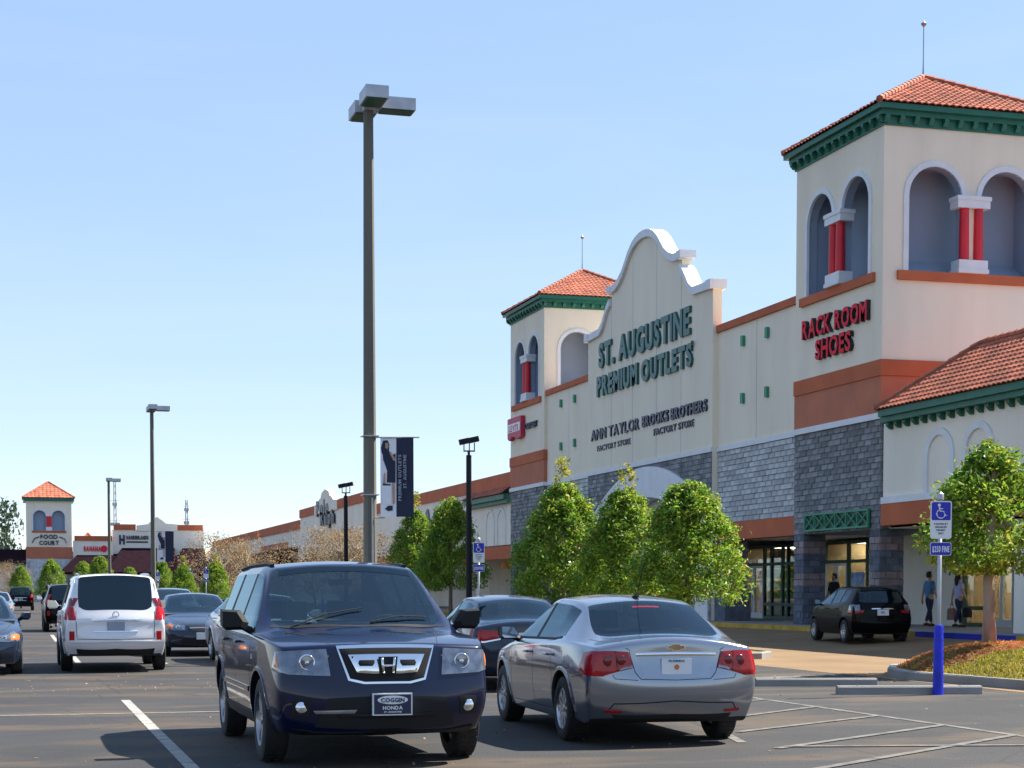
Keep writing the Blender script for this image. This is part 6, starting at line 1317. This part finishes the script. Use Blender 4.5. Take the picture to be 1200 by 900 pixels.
# ================================================================ PEOPLE
def skin(name,verts,edges,rad,m,parent,sub=1):
    me=bpy.data.meshes.new(name); me.from_pydata(verts,edges,[]); o=bpy.data.objects.new(name,me); C.objects.link(o)
    md=o.modifiers.new('k','SKIN'); md.use_smooth_shade=True; sb=o.modifiers.new('s','SUBSURF'); sb.levels=sub
    for i,r in enumerate(rad): me.skin_vertices[0].data[i].radius=(r,r) if not isinstance(r,tuple) else r
    me.skin_vertices[0].data[0].use_root=True
    bpy.context.view_layer.update(); e=evalmesh(o); bpy.data.objects.remove(o); e.materials.clear(); e.materials.append(M[m]); e.polygons.foreach_set('use_smooth',[True]*len(e.polygons)); return obj(name,e,parent)
def person(loc,label,h,rz,top,legs,hair='hair_dark',skinm='skin',stride=.16,long_hair=False,sleeve=.6,shorts=False,group='people by the shops',arm=(.1,-.1),bag=None):
    """standing or walking figure; local -y is the way it faces"""
    t=thing('person',loc,label,'person',group,rz); k=h/1.75; S=lambda *p:tuple(c*k for c in p)
    st=stride; J=dict(pel=(0,0,.95),waist=(0,0,1.08),chest=(0,.0,1.28),neck=(0,0,1.47),neck2=(0,-.01,1.53))
    V=[S(*J['pel']),S(*J['waist']),S(*J['chest']),S(*J['neck']),S(*J['neck2']),S(0,-.02,1.60),S(0,-.015,1.68)]; E=[(0,1),(1,2),(2,3),(3,4),(4,5),(5,6)]; Rr=[.125,.115,.125,.06,.052,.082,.085]
    hands=[]
    for s,a in((1,arm[0]),(-1,arm[1])):
        i=len(V); V+= [S(s*.17,0,1.41),S(s*.215,a*.4+.02,1.14),S(s*.235,a*1.2-.02,.90),S(s*.24,a*1.3-.03,.84),S(s*.24,a*1.35-.04,.79)]; E+=[(2,i),(i,i+1),(i+1,i+2),(i+2,i+3),(i+3,i+4)]; Rr+=[.06,.045,.03,.03,.028]; b=i+4
        for f,(dx,dy,L) in enumerate(((0,.028,.06),(0,.010,.075),(0,-.008,.07),(0,-.024,.055))):
            p=V[b]; j=len(V); V+=[(p[0]+dx*k,p[1]+dy*k,p[2]-.012*k),(p[0]-s*.008*k,p[1]+dy*k*1.05-.006*k,p[2]-(.015+L*.6)*k),(p[0]-s*.022*k,p[1]+dy*k-.01*k,p[2]-(.01+L)*k)]; E+=[(b,j),(j,j+1),(j+1,j+2)]; Rr+=[.010,.009,.008]
        p=V[b-1]; j=len(V); V+=[(p[0]-s*.012*k,p[1]-.03*k,p[2]-.02*k),(p[0]-s*.02*k,p[1]-.045*k,p[2]-.06*k)]; E+=[(b-1,j),(j,j+1)]; Rr+=[.010,.009]
        hands.append(V[b])
    for s,d in((1,st),(-1,-st)):
        i=len(V); V+=[S(s*.09,0,.90),S(s*.10,-d*.55-.02,.50),S(s*.10,-d+.05*(d<0),.09+.03*(d<0)),S(s*.10,-d-.13,.035)]; E+=[(0,i),(i,i+1),(i+1,i+2),(i+2,i+3)]; Rr+=[.095,.062,.042,.035]
    skin('body',V,E,[r*k if not isinstance(r,tuple) else r for r in Rr],skinm,t)
    # clothes follow the body
    v=[S(0,0,.86),S(0,0,1.06),S(0,0,1.28),S(0,0,1.44)]; e=[(0,1),(1,2),(2,3)]; r=[.158,.146,.150,.075]
    for s,a in((1,arm[0]),(-1,arm[1])):
        i=len(v); z=1.41-(1.41-.92)*sleeve; f=sleeve; v+=[S(s*.17,0,1.40),S(s*(.17+.06*f),a*.6*f+.02*f,z)]; e+=[(2,i),(i,i+1)]; r+=[.078,.056]
    skin('shirt',v,e,[q*k for q in r],top,t)
    v=[S(0,0,1.03),S(0,0,.95)]; e=[(0,1)]; r=[.140,.150]
    for s,d in((1,st),(-1,-st)):
        i=len(v); v+=[S(s*.09,0,.88),S(s*.10,-d*.55-.02,.50)]; e+=[(1,i),(i,i+1)]; r+=[.108,.074]
        if not shorts: v.append(S(s*.10,-d*.97+.05*(d<0),.12+.03*(d<0))); e.append((i+1,i+2)); r.append(.058)
    skin('trousers',v,e,[q*k for q in r],legs,t)
    mb=MB(); n=12; rows=[(0,1.765),(.05,1.758),(.082,1.735),(.100,1.69),(.103,1.65),(.098,1.60),(.085,1.56)]
    for r_,z in rows: mb.v+=[(r_*k*math.cos(2*PI*q/n)*.92,(.018+r_*1.08*math.sin(2*PI*q/n)*(1 if math.sin(2*PI*q/n)>0 or z>1.70 else .35))*k,z*k) for q in range(n)]
    for a in range(len(rows)-1):
        for q in range(n): mb.f.append((a*n+q,a*n+(q+1)%n,(a+1)*n+(q+1)%n,(a+1)*n+q)); mb.m.append(0)
    if long_hair: mb.tube([S(0,.07,1.66),S(0,.10,1.54),S(0,.10,1.40),S(0,.085,1.34)],[.07*k,.075*k,.05*k,.01*k],10)
    mb.build('hair',hair,t,smooth=True,local=True)
    mb=MB()
    mb.lathe([(0,.0),(.011*k,.008*k),(0,.018*k)],6,S(0,-.112,1.625),axis='z')
    for s in(-1,1): mb.lathe([(0,-.006*k),(.010*k,0),(0,.006*k)],6,S(s*.033,-.094,1.652),axis='y')
    mb.box(-.022*k,.022*k,-.103*k,-.096*k,1.578*k,1.586*k); mb.build('face_feature','hair_dark',t,local=True)
    for s,d in((1,st),(-1,-st)):
        mb=MB(); c=S(s*.10,-d+.05*(d<0),0); mb.prism([(.07*k,0),(-.17*k,0),(-.18*k,.03*k),(-.08*k,.075*k),(.0,.09*k),(.07*k,.08*k)],(c[0]-.042*k,c[1],.0+.02*(d<0)),(0,1,0),(0,0,1),(1,0,0),.084*k); mb.build('shoe','cloth_black',t,local=True)
    return t,hands,k
def bag(loc,label,m,w,h,rz=0):
    t=thing('bag',loc,label,'bag',None,rz); mb=MB(); mb.prism([(-w/2,0),(w/2,0),(w*.46,h*.8),(w*.3,h),(-w*.3,h),(-w*.46,h*.8)],(0,-.06,0),(1,0,0),(0,0,1),(0,1,0),.12); mb.build('bag_body',m,t,local=True)
    mb=MB(); mb.tube([(-w*.25,0,h*.95),(-w*.2,0,h*1.35),(w*.2,0,h*1.35),(w*.25,0,h*.95)],.012,5); mb.build('handle',m,t,local=True); return t
def held(th,side,label,m,w,h):
    t,hs,k=th; p=hs[0 if side>0 else 1]; c=math.cos(t.rotation_euler.z); s=math.sin(t.rotation_euler.z)
    bag((t.location.x+p[0]*c-p[1]*s,t.location.y+p[0]*s+p[1]*c,t.location.z+p[2]-.04-h*1.33),label,m,w,h,t.rotation_euler.z)
SW=.372
w=person((27.75,46.9,SW),'woman in a lavender t-shirt with long dark hair walking past the striped pier',1.64,R(95),'cloth_lavender','cloth_navy',long_hair=True,sleeve=.4,shorts=False,skinm='skin')
held(w,1,'red and tan bag held by the woman in lavender','cloth_tan',.34,.36); held(w,-1,'dark shoulder bag on the far side of the woman in lavender','cloth_black',.3,.3)
person((27.6,48.4,SW),'man in a blue shirt just behind the black hatchback',1.72,R(100),'cloth_blue','cloth_navy')
person((26.7,54.6,SW),'dark haired person in black, left of two heads above the hatchback',1.66,R(80),'cloth_black','cloth_black')
person((26.4,52.6,SW),'dark haired person in black, right of two heads above the hatchback',1.70,R(-70),'cloth_black','cloth_navy')
person((28.3,41.0,SW),'person in a white shirt half hidden by the pale tree trunk',1.70,R(85),'cloth_white','cloth_black',sleeve=.9)
q=person((1.15,70.5,0),'person in black clothes walking left of the black suv',1.72,R(185),'cloth_black','cloth_black',sleeve=.95,stride=.2,group='walkers in the lane'); held(q,-1,'white bag carried by the walker in black','cloth_white',.34,.3)
person((1.62,74,0),'person in a pink top behind the walker in black',1.68,R(175),'cloth_pink','cloth_black',group='walkers in the lane')
